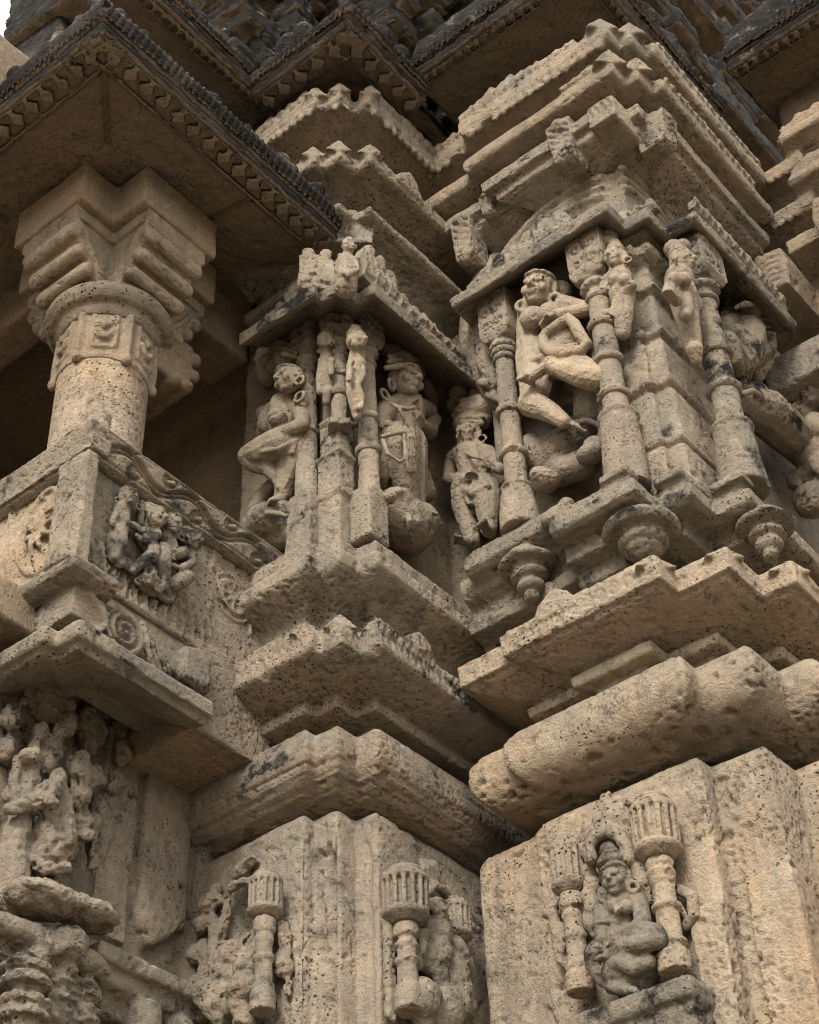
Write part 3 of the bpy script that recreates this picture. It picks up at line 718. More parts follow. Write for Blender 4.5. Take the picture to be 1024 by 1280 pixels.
for y, z in ((1.50, 6.30), (1.24, 6.42)):
    fr = left_face(4.10, y, z)
    b.prism(fr, [(-0.055, 0.0), (0.05, -0.02), (0.065, 0.10), (0.05, 0.17), (-0.05, 0.19), (-0.07, 0.10)], -0.25, 0.02)
    for k in range(5): b.tube(fr([(-0.035, 0.022, 0.02 + 0.03 * k), (0.0, 0.026, 0.035 + 0.03 * k), (0.035, 0.022, 0.02 + 0.03 * k)]), 0.006, m=6)
stone('volute_course', b, M_LICH, pier3, vox=0.0062)
b = Buf()
b.sweep([(4.36, 1.64), (4.36, 0.55), (4.9, 0.55)], [(-0.2, 5.86), (0.05, 5.86), (0.20, 5.87), (0.23, 5.88), (0.235, 6.02), (0.15, 6.10), (-0.2, 6.12)])
stone('eave', b, M_TAN, pier3, vox=0.009)
dark_roof(pier3, [(4.36, 1.47), (4.36, 0.6), (4.9, 0.6)], 7.56, 0.30, 80, rise=0.02, band=0.07, up=0.45)
# recess between the piers
b = Buf(); b.box(WORLD, 3.9, 8.0, 1.95, 2.2, 0.0, 15.0)
rg = random.Random(5)
for k in range(14):
    x = 4.0
    while x < 7.0:
        w_ = rg.uniform(0.08, 0.35); z = 7.25 + 0.28 * k + rg.uniform(-0.03, 0.03); b.box(WORLD, x, x + w_ * 0.9, 1.86 - rg.uniform(0, 0.12), 2.1, z, z + rg.uniform(0.06, 0.2)); x += w_
w = stone('recess_wall', b, M_DARK, None, vox=0.017, amp=1.5, erode=1.0); tag(w, 'dark recessed wall in the black gap between the dancer pier and the far pier', 'wall')

# ================================================================== PORCH: wall below, balcony, column, canopy
b = Buf()
b.box(WORLD, 0.6, 3.25, 3.14, 3.40, 0.0, 4.60)
# raised pilaster strip with a broken lower end
b.hull(right_face(2.765, 3.14, 3.80), [(0, -0.02, 0.08), (0.05, -0.02, 0.02), (0.10, -0.02, 0.05), (0.14, -0.02, 0.10), (0.19, -0.02, 0.12), (0.19, -0.02, 0.62), (0.06, -0.02, 0.62), (0.0, -0.02, 0.60)],
       [(0, 0.04, 0.08), (0.05, 0.04, 0.02), (0.10, 0.04, 0.05), (0.14, 0.04, 0.10), (0.175, 0.04, 0.12), (0.175, 0.04, 0.62), (0.06, 0.04, 0.62), (0.0, 0.04, 0.60)])
b.box(right_face(2.985, 3.14, 3.0), -0.02, 0.04, -0.02, 0.05, 0, 1.5)
b.box(right_face(2.62, 3.14, 3.80), 0.0, 0.12, -0.02, 0.025, 0, 0.62)
w = stone('porch_wall', b, M_TAN, None, vox=0.0095, pit=1.6, amp=1.4); tag(w, 'pitted lower wall with a broken pilaster strip under the balcony beam', 'wall')
# small stepped shelf at the foot of the strip
b = Buf()
b.sweep([(2.66, 3.3), (2.66, 3.10), (3.00, 3.10)], [(-0.1, 3.58), (0.0, 3.58), (0.01, 3.62), (0.05, 3.64), (0.05, 3.675), (0.075, 3.68), (0.075, 3.72), (0.03, 3.735), (-0.1, 3.74)])
b.tube([(2.78, 3.07, 3.3), (2.78, 3.07, 3.6)], 0.05); b.tube([(2.90, 3.07, 3.3), (2.90, 3.07, 3.6)], 0.045)
w = stone('stone_shelf', b, M_GREY, None, vox=0.0075); tag(w, 'small grey moulded shelf below the broken pilaster strip', 'shelf')

balc = thing('balcony', 'carved stone balcony parapet with a scrolled coping around the round column', 'balcony', (2.6, 3.0, 4.3))
BP = [(2.25, 4.0), (2.25, 2.87), (2.99, 2.87)]
b = Buf(); b.sweep(BP, [(-0.14, 4.60), (0, 4.60), (0.006, 4.61), (0.006, 4.745), (0, 4.755), (0, 5.03), (-0.14, 5.03)])
b.box(right_face(2.69, 2.87, 4.33), 0.0, 0.30, -0.2, 0.012, 0.0, 0.30)
# openwork band and wheel panel at the right-hand end
fr = right_face(2.25, 2.87, 4.60)
rg = random.Random(9)
PG = []                                            # leaf band cut along the foot of the panel
for i in range(13):
    x = 0.035 + i * 0.037; k_ = rg.uniform(-0.006, 0.006)
    PG.append((fr([(x + k_, 0.006, 0.020), (x - 0.004, 0.006, 0.055), (x + 0.006, 0.006, 0.085), (x - 0.006, 0.006, 0.11 + k_)]), 0.005, 0.017))
    for dx, zz in ((0.014, 0.125), (0.024, 0.085), (0.010, 0.045)):
        PG.append((fr([(x + dx - 0.004, 0.006, zz + 0.016), (x + dx + 0.004, 0.006, zz + 0.004), (x + dx, 0.006, zz - 0.010)]), 0.0045, 0.013))
PG.append((fr([(0.03, 0.0, 0.155), (0.48, 0.0, 0.155)]), 0.004, 0.006))
b.ring(fr([(0.575, 0.0, 0.26)])[0], 0.052, 0.013, (0, -1, 0)); b.ring(fr([(0.575, 0.0, 0.26)])[0], 0.078, 0.008, (0, -1, 0))
for k in range(8):
    a = k * math.pi / 4
    b.tube(fr([(0.575, 0.002, 0.26), (0.575 + 0.045 * math.cos(a), 0.006, 0.26 + 0.045 * math.sin(a))]), [0.010, 0.007], m=6)
for k in range(26):
    x = rg.uniform(0.50, 0.64); z = rg.choice((rg.uniform(0.02, 0.17), rg.uniform(0.345, 0.40)))
    spiral(b, fr, x, z, rg.uniform(0.012, 0.02), 0.0, 0.0055, 1.2, rg.uniform(0, 6), rg.choice((1, -1)))
for x in (0.487, 0.655): b.tube(fr([(x, 0.0, 0.17), (x, 0.0, 0.40)]), 0.009, m=6)
panel = stone('parapet_panel', b, M_TAN, balc, vox=0.004, pit=1.0, grooves=PG)
# left panel filigree
b = Buf(); fl = left_face(2.25, 3.25, 4.60)
b.box(fl, 0.0, 0.36, -0.05, 0.008, 0.0, 0.40)
for k in range(9):
    a = k * 2 * math.pi / 9
    cx, cz = 0.22, 0.23
    b.tube(fl([(cx, 0.01, cz), (cx + 0.04 * math.cos(a), 0.03, cz + 0.055 * math.sin(a)), (cx + 0.075 * math.cos(a + 0.2), 0.012, cz + 0.10 * math.sin(a + 0.2))]), [0.012, 0.012, 0.006], m=6)
b.tube(fl([(0.22 + 0.10 * math.cos(t) * (1 - 0.25 * abs(math.sin(t))), 0.012, 0.23 + 0.15 * math.sin(t)) for t in np.linspace(0, 2 * math.pi, 26)]), 0.011, m=6)
for k in range(22):
    x, z = rg.uniform(0.02, 0.34), rg.uniform(0.02, 0.39)
    if ((x - 0.22) / 0.11) ** 2 + ((z - 0.23) / 0.16) ** 2 < 1: continue
    b.tube(fl([(x, 0.008, z - 0.02), (x + 0.004, 0.014, z + 0.02)]), 0.007, m=6)
stone('filigree_panel', b, M_WARM, balc, vox=0.0055, pit=0.8)
# corner post
b = Buf()
b.hull(WORLD, [(2.20, 2.825, 4.56), (2.247, 2.825, 4.56), (2.247, 2.95, 4.56), (2.20, 2.95, 4.56)], [(2.20, 2.825, 4.992), (2.247, 2.825, 4.992), (2.247, 2.95, 4.992), (2.20, 2.95, 4.992)])
b.prism(left_face(2.195, 2.88, 4.60), [(-0.06, 0.0), (0.05, 0.0), (0.03, 0.05), (0.0, 0.085), (-0.03, 0.05)], -0.03, 0.012)
stone('corner_post', b, M_GREY, balc, vox=0.006)
# coping with an undulating scroll, leaning outwards
b = Buf()
b.sweep([(2.25, 4.0), (2.25, 2.87), (2.985, 2.87)], [(-0.12, 4.99), (0.012, 4.985), (0.035, 4.995), (0.062, 5.085), (0.05, 5.10), (-0.12, 5.11)])
def on_cop(x, t): return (2.28 + x, 2.87 - 0.035 - 0.027 * t, 4.995 + 0.09 * t)
CG = []                                            # undulating stem with curled leaves, cut into the face
for off in (0.0, 0.16):
    CG.append(([on_cop(0.66 * i / 80, 0.42 + off + 0.26 * math.sin(i / 80 * 2 * math.pi * 2.6)) for i in range(81)], 0.0056, 0.018))
for k in range(5):
    for j, (rr, ph) in enumerate(((0.30, 0.0), (0.17, 1.2))):
        cx = 0.66 * (k + 0.78) / 5.2; s_ = 1 if k % 2 else -1
        CG.append(([on_cop(cx + 0.030 * rr * 3.0 * math.cos(q + ph), 0.5 + 0.26 * s_ + rr * 0.75 * math.sin(q + ph)) for q in np.linspace(0.4, 4.6, 12)], 0.0046, 0.014))
    for j in range(3):
        x = 0.66 * (k + 0.35 + 0.12 * j) / 5.2
        CG.append(([on_cop(x, 0.5 - 0.30 * s_), on_cop(x + 0.012, 0.5 - 0.42 * s_)], 0.0045, 0.012))
for t_ in (0.06, 0.95): CG.append(([on_cop(-0.02, t_), on_cop(0.69, t_)], 0.0035, 0.006))
coping = stone('coping', b, M_GREY, balc, vox=0.0040, amp=0.7, pit=0.7, chip=0.3, grooves=CG)
b = Buf(); fl = left_face(2.215, 3.22, 5.0)
b.prism(fl, [(0.0, 0.0), (0.40, 0.0), (0.405, 0.05), (0.33, 0.13), (0.22, 0.115), (0.0, 0.10)], -0.06, 0.012)
SG = [(fl([(0.03 + 0.036 * k, 0.012, 0.015), (0.05 + 0.036 * k, 0.012, 0.05), (0.06 + 0.036 * k, 0.012, 0.075), (0.085 + 0.036 * k, 0.012, 0.10)]), 0.0045, 0.010) for k in range(10)]
stone('side_coping', b, M_GREY, coping, vox=0.0042, grooves=SG)
# base mouldings: cushion, scroll brackets, dripping ledge, beam
b = Buf()
b.sweep([(2.25, 4.0), (2.25, 2.87), (2.34, 2.87)], [(-0.1, 4.535), (0.04, 4.535), (0.07, 4.55), (0.078, 4.572), (0.06, 4.592), (0.03, 4.60), (-0.1, 4.60)])
b.sweep([(2.25, 4.0), (2.25, 2.87), (2.42, 2.87)], [(-0.1, 4.44), (0.02, 4.44), (0.02, 4.54), (-0.1, 4.54)])
fr = right_face(2.25, 2.87, 4.42)
b.lathe(Frame(fr([(0.155, 0.0, 0.055)])[0], (1, 0, 0), (0, 0, 1), (0, -1, 0)), [(0, -0.02), (0.07, -0.02), (0.07, 0.034), (0.062, 0.04), (0, 0.04)], n=28)
SB = [(fr([(0.155 + 0.060 * (1 - 0.85 * q) * math.cos(2.2 + q * 13), 0.04, 0.055 + 0.060 * (1 - 0.85 * q) * math.sin(2.2 + q * 13)) for q in np.linspace(0, 1, 40)]), 0.006, 0.018)]
b.tube(fr([(0.03, 0.02, 0.11), (0.07, 0.03, 0.085), (0.09, 0.03, 0.04), (0.06, 0.03, 0.0)]), 0.012, m=7); b.tube(fr([(0.22, 0.02, 0.12), (0.235, 0.03, 0.06), (0.27, 0.02, 0.0)]), 0.014, m=7); b.tube(fr([(0.255, 0.015, 0.11), (0.27, 0.02, 0.06), (0.30, 0.015, 0.01)]), 0.012, m=7)
b.prism(fr, [(0.30, 0.06), (0.38, 0.09), (0.42, 0.06), (0.40, 0.02), (0.33, 0.0)], -0.05, 0.03)
b.prism(fr, [(0.36, 0.01), (0.46, 0.01), (0.46, 0.12), (0.42, 0.14), (0.36, 0.12)], -0.05, 0.05)
stone('scroll_bracket', b, M_GREY, balc, vox=0.0046, grooves=SB)
b = Buf()
BL = [(2.25, 4.0), (2.25, 2.95), (2.29, 2.95), (2.29, 2.87), (2.70, 2.87)]
b.sweep(BL, [(-0.3, 4.49), (-0.27, 4.475), (-0.12, 4.395), (0.0, 4.33), (0.05, 4.315), (0.055, 4.33), (0.075, 4.335), (0.078, 4.375), (0.06, 4.395), (0.0, 4.43), (-0.1, 4.48), (-0.3, 4.55)])
b.sweep([(2.25, 4.0), (2.25, 2.87), (2.75, 2.87)], [(-0.2, 4.40), (-0.012, 4.40), (-0.012, 4.62), (-0.2, 4.62)])
stone('drip_ledge', b, M_GREY, balc, vox=0.0065, pit=0.5)
b = Buf()
b.box(WORLD, 2.69, 2.99, 2.862, 3.2, 4.33, 4.64)
stone('beam', b, M_PALE, balc, vox=0.0075, pit=0.6)

# round column
CX, CY = 2.44, 3.10
colm = thing('column', 'round sandstone column with a grotesque-mask band and a roll bracket capital behind the balcony', 'column', (CX, CY, 4.6))
fz = Frame((CX, CY, 0), (1, 0, 0), (0, 1, 0))
b = Buf(); b.lathe(fz, [(0.0, 4.6), (0.138, 4.6), (0.140, 5.2), (0.143, 5.60), (0.0, 5.60)], n=48)
cv_ = lambda a, z: (CX + 0.141 * math.cos(rad(a)), CY + 0.141 * math.sin(rad(a)), z)
stone('shaft', b, M_WARM, colm, vox=0.0055, amp=0.6, pit=0.9, grooves=[([cv_(218, 5.26), cv_(218, 5.40)], 0.0045, 0.012), ([cv_(247, 5.22), cv_(247, 5.34)], 0.0045, 0.012)])
b = Buf(); b.lathe(fz, [(0.0, 5.585), (0.146, 5.585), (0.150, 5.60), (0.146, 5.612), (0.146, 5.80), (0.0, 5.80)], n=48)
def on_col(ang, z, o): return (CX + (0.146 + o) * math.cos(ang), CY + (0.146 + o) * math.sin(ang), z)
for k in range(12):
    a = rad(226 + k * 30.0)
    if k % 2:                                        # pendant buds between the masks
        b.tube([on_col(a, 5.79, 0.002), on_col(a, 5.66, 0.006), on_col(a, 5.60, 0.006)], [0.016, 0.014, 0.011], m=7)
        b.ell(on_col(a, 5.595, 0.006), (0.018, 0.018, 0.022))
    else:                                            # grinning mask in a cartouche
        for s_ in (-1, 1):
            b.tube([on_col(a + s_ * 0.25, 5.775, 0.002), on_col(a + s_ * 0.27, 5.69, 0.003), on_col(a + s_ * 0.24, 5.635, 0.003), on_col(a, 5.628, 0.003)], 0.008, m=6)
            spiral(b, Frame(on_col(a + s_ * 0.11, 5.742, 0), (-math.sin(a), math.cos(a), 0), (math.cos(a), math.sin(a), 0)), 0, 0, 0.020, 0.004, 0.006, 1.2, 0, s_)
            b.ell(on_col(a + s_ * 0.05, 5.728, 0.004), (0.010, 0.010, 0.009), n=6, m=8)
        b.tube([on_col(a + q, 5.668 + 1.1 * q * q, 0.006) for q in np.linspace(-0.17, 0.17, 11)], 0.011, m=7)
        b.ell(on_col(a, 5.722, 0.008), (0.011, 0.011, 0.016), n=6, m=8)
stone('mask_band', b, M_WARM, colm, vox=0.0048, amp=0.5, pit=0.4, chip=0.2)
b = Buf(); b.lathe(fz, [(0.0, 5.78), (0.150, 5.78), (0.165, 5.80), (0.168, 5.815), (0.188, 5.82), (0.205, 5.84), (0.210, 5.858), (0.203, 5.878), (0.185, 5.89), (0.0, 5.90)], n=56)
stone('capital_ring', b, M_WARM, colm, vox=0.0055, amp=0.5, pit=0.5)
b = Buf()
for ang in (0, 90, 180, 270):
    c, s_ = round(math.cos(rad(ang))), round(math.sin(rad(ang)))
    fr = Frame((CX, CY, 5.88), (-s_, c, 0), (c, s_, 0))
    b.prism(Frame(fr.o, (c, s_, 0), (-s_, c, 0)), [(0, 0), (0.165, 0), (0.195, 0.055), (0.21, 0.06), (0.235, 0.115), (0.25, 0.12), (0.275, 0.185), (0.285, 0.19), (0.29, 0.24), (0, 0.24)], -0.115, 0.115)
    for yy, zz, rr in ((0.200, 0.030, 0.026), (0.238, 0.085, 0.027), (0.268, 0.155, 0.030)):
        b.tube(fr([(-0.100, yy, zz), (0.100, yy, zz)]), rr, m=12)
    for x in (-0.120, 0.120):                        # scrolled side outline
        b.tube(fr([(x, 0.28, 0.20), (x, 0.235, 0.17), (x, 0.20, 0.10), (x, 0.165, 0.05), (x, 0.12, 0.03)]), 0.008, m=6)
    b.box(fr, -0.130, 0.130, 0.0, 0.292, 0.205, 0.26)
stone('bracket_capital', b, M_WARM, colm, vox=0.005, amp=0.6, pit=0.8)
b = Buf()
b.box(fz, -0.305, 0.305, -0.165, 0.165, 6.13, 6.31); b.box(fz, -0.165, 0.165, -0.305, 0.305, 6.13, 6.31)
stone('abacus', b, M_PALE, colm, vox=0.0075, amp=0.8, pit=0.3)
# lower bracket peeping out behind the capital
b = Buf()
b.box(WORLD, CX + 0.08, CX + 0.27, CY - 0.11, CY + 0.11, 5.72, 5.92)
for xx, zz, rr in ((0.20, 5.72, 0.026), (0.255, 5.735, 0.028), (0.285, 5.80, 0.026), (0.28, 5.87, 0.030)): b.tube([(CX + xx, CY - 0.10, zz), (CX + xx, CY + 0.10, zz)], rr)
stone('lower_bracket', b, M_SOOT, colm, vox=0.0075)

# canopy roof of the porch
canopy = thing('canopy_roof', 'broad porch canopy with a smoky underside and black crusted lozenge-banded edge', 'roof', (2.6, 3.0, 6.2))
CP = [(2.15, 4.3), (2.15, 2.85), (2.90, 2.85)]
b = Buf(); z0 = 6.255
prof = [(-0.6, 6.36), (0.0, 6.325), (0.23, 6.275), (0.235, 6.262), (0.335, z0), (0.35, z0 + 0.004), (0.352, z0 + 0.03), (0.335, z0 + 0.038), (0.36, z0 + 0.055), (0.365, z0 + 0.13), (0.33, z0 + 0.15), (0.30, z0 + 0.20), (0.15, z0 + 0.30), (-0.6, z0 + 0.42)]
b.sweep(CP, prof)
slab = stone('roof_slab', b, M_DARK, canopy, vox=0.008, amp=1.0, chip=0.8, erode=0.35, grooves=[([(2.58, 2.62, 6.272), (2.575, 2.85, 6.325)], 0.008, 0.02), ([(1.92, 3.32, 6.272), (2.15, 3.33, 6.325)], 0.008, 0.02), ([(1.92, 2.62, 6.272), (2.15, 2.85, 6.325)], 0.008, 0.014)])
b = Buf()
roof_edge(b, np.array((1.80, 4.2)), np.array((1.80, 2.50)), np.array((0.0, -1.0)), np.array((-1.0, 0.0)), z0, 0.10, 17, 0.135)
roof_edge(b, np.array((1.80, 2.50)), np.array((2.90, 2.50)), np.array((1.0, 0.0)), np.array((0.0, -1.0)), z0, 0.10, 18, 0.135)
stone('carved_edge', b, M_DARK, slab, vox=0.0052, amp=0.6, chip=0.5)
b = Buf()
b.box(WORLD, 2.36, 2.50, 3.3, 4.4, 6.16, 6.40); b.box(WORLD, 2.60, 3.0, 3.02, 3.20, 6.10, 6.38)
stone('roof_beam', b, M_SOOT, canopy, vox=0.012)

# porch interior, in deep shade
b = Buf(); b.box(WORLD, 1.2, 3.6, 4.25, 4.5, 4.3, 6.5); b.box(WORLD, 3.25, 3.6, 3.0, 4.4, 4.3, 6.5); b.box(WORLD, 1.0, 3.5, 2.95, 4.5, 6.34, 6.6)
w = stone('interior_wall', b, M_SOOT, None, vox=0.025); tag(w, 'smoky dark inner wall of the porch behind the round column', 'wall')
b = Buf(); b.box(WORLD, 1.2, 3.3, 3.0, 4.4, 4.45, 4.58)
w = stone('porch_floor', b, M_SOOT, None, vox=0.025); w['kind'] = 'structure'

# upper porch roof and the tower behind
uproof = thing('porch_roof', 'black crusted upper porch roof above the canopy at the top left', 'roof', (2.2, 3.2, 7.0))
dark_roof(uproof, [(1.98, 3.05), (2.82, 3.05)], 7.10, 0.33, 90, rise=0.06, band=0.06, up=0.40)
b = Buf(); b.box(WORLD, 2.02, 3.0, 3.06, 3.4, 6.5, 7.3)
b.sweep([(1.95, 3.5), (1.95, 2.98), (2.7, 2.98)], [(-0.3, 6.60), (0.0, 6.60), (0.05, 6.65), (0.05, 6.70), (0.0, 6.74), (0.02, 6.80), (-0.3, 6.82)])
stone('roof_drum', b, M_DARK, uproof, vox=0.013)
tower = thing('temple_tower', 'blackened temple tower rising behind the piers along the top edge', 'tower', (4.0, 3.4, 7.0))
b = Buf()
for k in range(13):
    z = 7.15 + 0.29 * k; o = 0.05 * k
    pl = [(2.72 + o, 4.2), (2.72 + o, 2.86 + o), (3.22 + o, 2.86 + o), (3.22 + o, 2.52 + o), (3.70 + o, 2.52 + o), (3.70 + o, 2.06 + o), (4.25 + o, 2.06 + o), (4.25 + o, 1.80 + o), (6.2, 1.80 + o)]
    b.sweep(pl, [(-0.4, z), (0.05, z), (0.16, z + 0.06), (0.17, z + 0.10), (0.10, z + 0.13), (0.12, z + 0.17), (0.06, z + 0.2), (0.06, z + 0.29), (-0.4, z + 0.29)])
rg = random.Random(77)
for i in range(420):
    x, y = rg.choice(((rg.uniform(2.5, 3.2), 2.72 + rg.uniform(0, 0.15)), (3.1 + rg.uniform(0, 0.2), rg.uniform(2.4, 2.9)), (rg.uniform(3.1, 3.8), 2.40 + rg.uniform(0, 0.15)), (3.55 + rg.uniform(0, 0.25), rg.uniform(1.95, 2.5)), (rg.uniform(3.6, 4.6), 1.98 + rg.uniform(-0.1, 0.1))))
    z = rg.uniform(7.2, 9.2); s_ = rg.uniform(0.03, 0.08)
    b.box(Frame((x, y, z), (1, 0, 0), (0, 1, 0)), -s_, s_, -s_ * 1.3, s_, -s_ * 0.6, s_ * rg.uniform(0.4, 1.1))
stone('spire', b, M_DARK, tower, vox=0.014, amp=1.5, erode=1.2)

# ================================================================== carved figures
class Carve(Buf):
    """a figure in high relief on one wall face; x, y of a point are read on the face, o is how far it stands out"""
    def __init__(s, face, plane, x0=0, y0=0, k=1.0):
        super().__init__()
        s.face, s.plane, s.x0, s.y0, s.k = face, plane, x0, y0, k
        s.ex = np.array((0, -1.0, 0)) if face == 'L' else np.array((1.0, 0, 0))
        s.ey = np.array((-1.0, 0, 0)) if face == 'L' else np.array((0, -1.0, 0))
        s.ez = np.array((0, 0, 1.0))
    def P(s, x, y, o=0.0):
        x = s.x0 + x / s.k; y = s.y0 + y / s.k
        return onX(x, y, s.plane - o) if s.face == 'L' else onY(x, y, s.plane - o)
    def limb(s, pts, m=10):                           # (x, y, out, radius)
        s.tube([s.P(*p[:3]) for p in pts], [p[3] for p in pts], m=m); return s
    def blob(s, x, y, o, r, roll=0.0):
        c, n = math.cos(roll), math.sin(roll)
        A = [c * s.ex + n * s.ez, s.ey, -n * s.ex + c * s.ez]
        s.ell(s.P(x, y, o), r, A); return s
    def at(s, x, y, o):                               # local frame at a point
        return Frame(s.P(x, y, o), s.ex, s.ey)
    def head(s, x, y, o, h, yaw=0.0, tilt=0.0, roll=0.0, ears=True):
        R = Matrix.Rotation(roll, 3, 'Y') @ Matrix.Rotation(yaw, 3, 'Z') @ Matrix.Rotation(tilt, 3, 'X')
        R = np.array(R)
        B = np.array([s.ex, s.ey, s.ez])
        A = (R.T) @ B                                 # rows: local axes in the world
        c = s.P(x, y, o)
        def w(p): return c + (np.asarray(p) * h) @ A
        def e(p, r): s.ell(w(p), np.asarray(r) * h, A, n=8, m=12)
        e((0, -0.02, 0.08), (0.37, 0.42, 0.42)); e((0, 0.10, -0.16), (0.29, 0.30, 0.32)); e((0, 0.24, -0.38), (0.13, 0.12, 0.10))
        for q in (-1, 1):
            e((q * 0.15, 0.375, 0.02), (0.095, 0.06, 0.048)); e((q * 0.19, 0.30, -0.15), (0.12, 0.10, 0.12))
            s.tube([w((q * 0.05, 0.395, 0.10)), w((q * 0.16, 0.405, 0.135)), w((q * 0.27, 0.33, 0.09))], [0.022 * h, 0.028 * h, 0.02 * h], m=6)
            if ears:
                e((q * 0.37, -0.02, -0.04), (0.05, 0.10, 0.19)); s.ring(w((q * 0.41, 0.02, -0.34)), 0.13 * h, 0.055 * h, A[0] * 0.4 + A[1])
        s.tube([w((0, 0.41, 0.08)), w((0, 0.47, -0.05)), w((0, 0.50, -0.115))], [0.04 * h, 0.055 * h, 0.07 * h], m=8)
        e((0.06, 0.43, -0.13), (0.05, 0.05, 0.04)); e((-0.06, 0.43, -0.13), (0.05, 0.05, 0.04))
        e((0, 0.38, -0.225), (0.13, 0.065, 0.032)); e((0, 0.37, -0.285), (0.10, 0.06, 0.034))
        s.tube([w((-0.36, 0.12, 0.22)), w((-0.22, 0.34, 0.25)), w((0, 0.41, 0.27)), w((0.22, 0.34, 0.25)), w((0.36, 0.12, 0.22))], 0.035 * h, m=6)
        return w
    def hand(s, wrist, d, n, L_=0.075, curl=0.5, thumb=1):
        """palm, four unequal fingers bent at the knuckles, thumb from the side of the palm"""
        d = np.asarray(d, float); d /= np.linalg.norm(d); n = np.asarray(n, float); n -= d * (n @ d); n /= np.linalg.norm(n)
        t = np.cross(d, n) * thumb; wr = np.asarray(wrist, float)
        pc = wr + d * L_ * 0.26
        s.ell(pc, (L_ * 0.30, L_ * 0.24, L_ * 0.12), [d, t, n], n=7, m=10)
        for i, (q, ln) in enumerate(((0.17, 0.46), (0.06, 0.54), (-0.06, 0.50), (-0.17, 0.38))):
            p = wr + d * L_ * 0.46 + t * L_ * q; a = 0.0; pts = [p - d * L_ * 0.15, p]
            for sg in (0.45, 0.32, 0.23):
                a += curl * (0.75 + 0.12 * i)
                p = p + (d * math.cos(a) + n * math.sin(a) + t * q * 0.5) * ln * L_ * sg; pts.append(p)
            s.tube(pts, [L_ * 0.07, L_ * 0.072, L_ * 0.066, L_ * 0.06, L_ * 0.05], m=7)
        p = wr + d * L_ * 0.15 + t * L_ * 0.20
        s.tube([p - t * 0.1 * L_, p + (t * 0.6 + d * 0.5) * L_ * 0.16, p + (t * 0.45 + d + n * 0.5 * curl) * L_ * 0.30], [L_ * 0.09, L_ * 0.08, L_ * 0.06], m=7)
        return s
    def foot(s, ankle, d, L_=0.10):
        d = np.asarray(d, float); d /= np.linalg.norm(d); up = np.array((0, 0, 1.0)); up -= d * (up @ d); up /= np.linalg.norm(up); t = np.cross(d, up)
        a = np.asarray(ankle, float)
        s.tube([a - d * L_ * 0.12, a + d * L_ * 0.35 - up * L_ * 0.10, a + d * L_ * 0.62 - up * L_ * 0.18], [L_ * 0.17, L_ * 0.17, L_ * 0.13])
        for i in range(5):
            q = (i - 2) * 0.085
            s.tube([a + d * L_ * 0.6 - up * L_ * 0.19 + t * L_ * q, a + d * L_ * (0.84 - 0.05 * i) - up * L_ * 0.23 + t * L_ * q * 1.1], [L_ * 0.075, L_ * (0.06 if i else 0.075)], m=7)
        return s
    def beads(s, pts, r, n):
        P_ = np.array([s.P(*p) for p in pts]); seg = np.linspace(0, len(P_) - 1, n)
        for q in seg:
            i = min(int(q), len(P_) - 2); s.ell(P_[i] + (P_[i + 1] - P_[i]) * (q - i), r, n=5, m=7)
        return s

def statue(buf, name, label, cat, mat, group=None, vox=0.0048, **kw):
    V, _ = buf.arrays()
    ob = stone(name, buf, mat, None, vox=vox, **kw)
    tag(ob, label, cat, group)
    base = np.array([V[:, 0].mean(), V[:, 1].mean(), V[:, 2].min()])
    co = np.empty(len(ob.data.vertices) * 3, np.float32); ob.data.vertices.foreach_get('co', co)
    ob.data.vertices.foreach_set('co', (co.reshape(-1, 3) - base).astype(np.float32).ravel()); ob.data.update()
    ob.location = base
    return ob

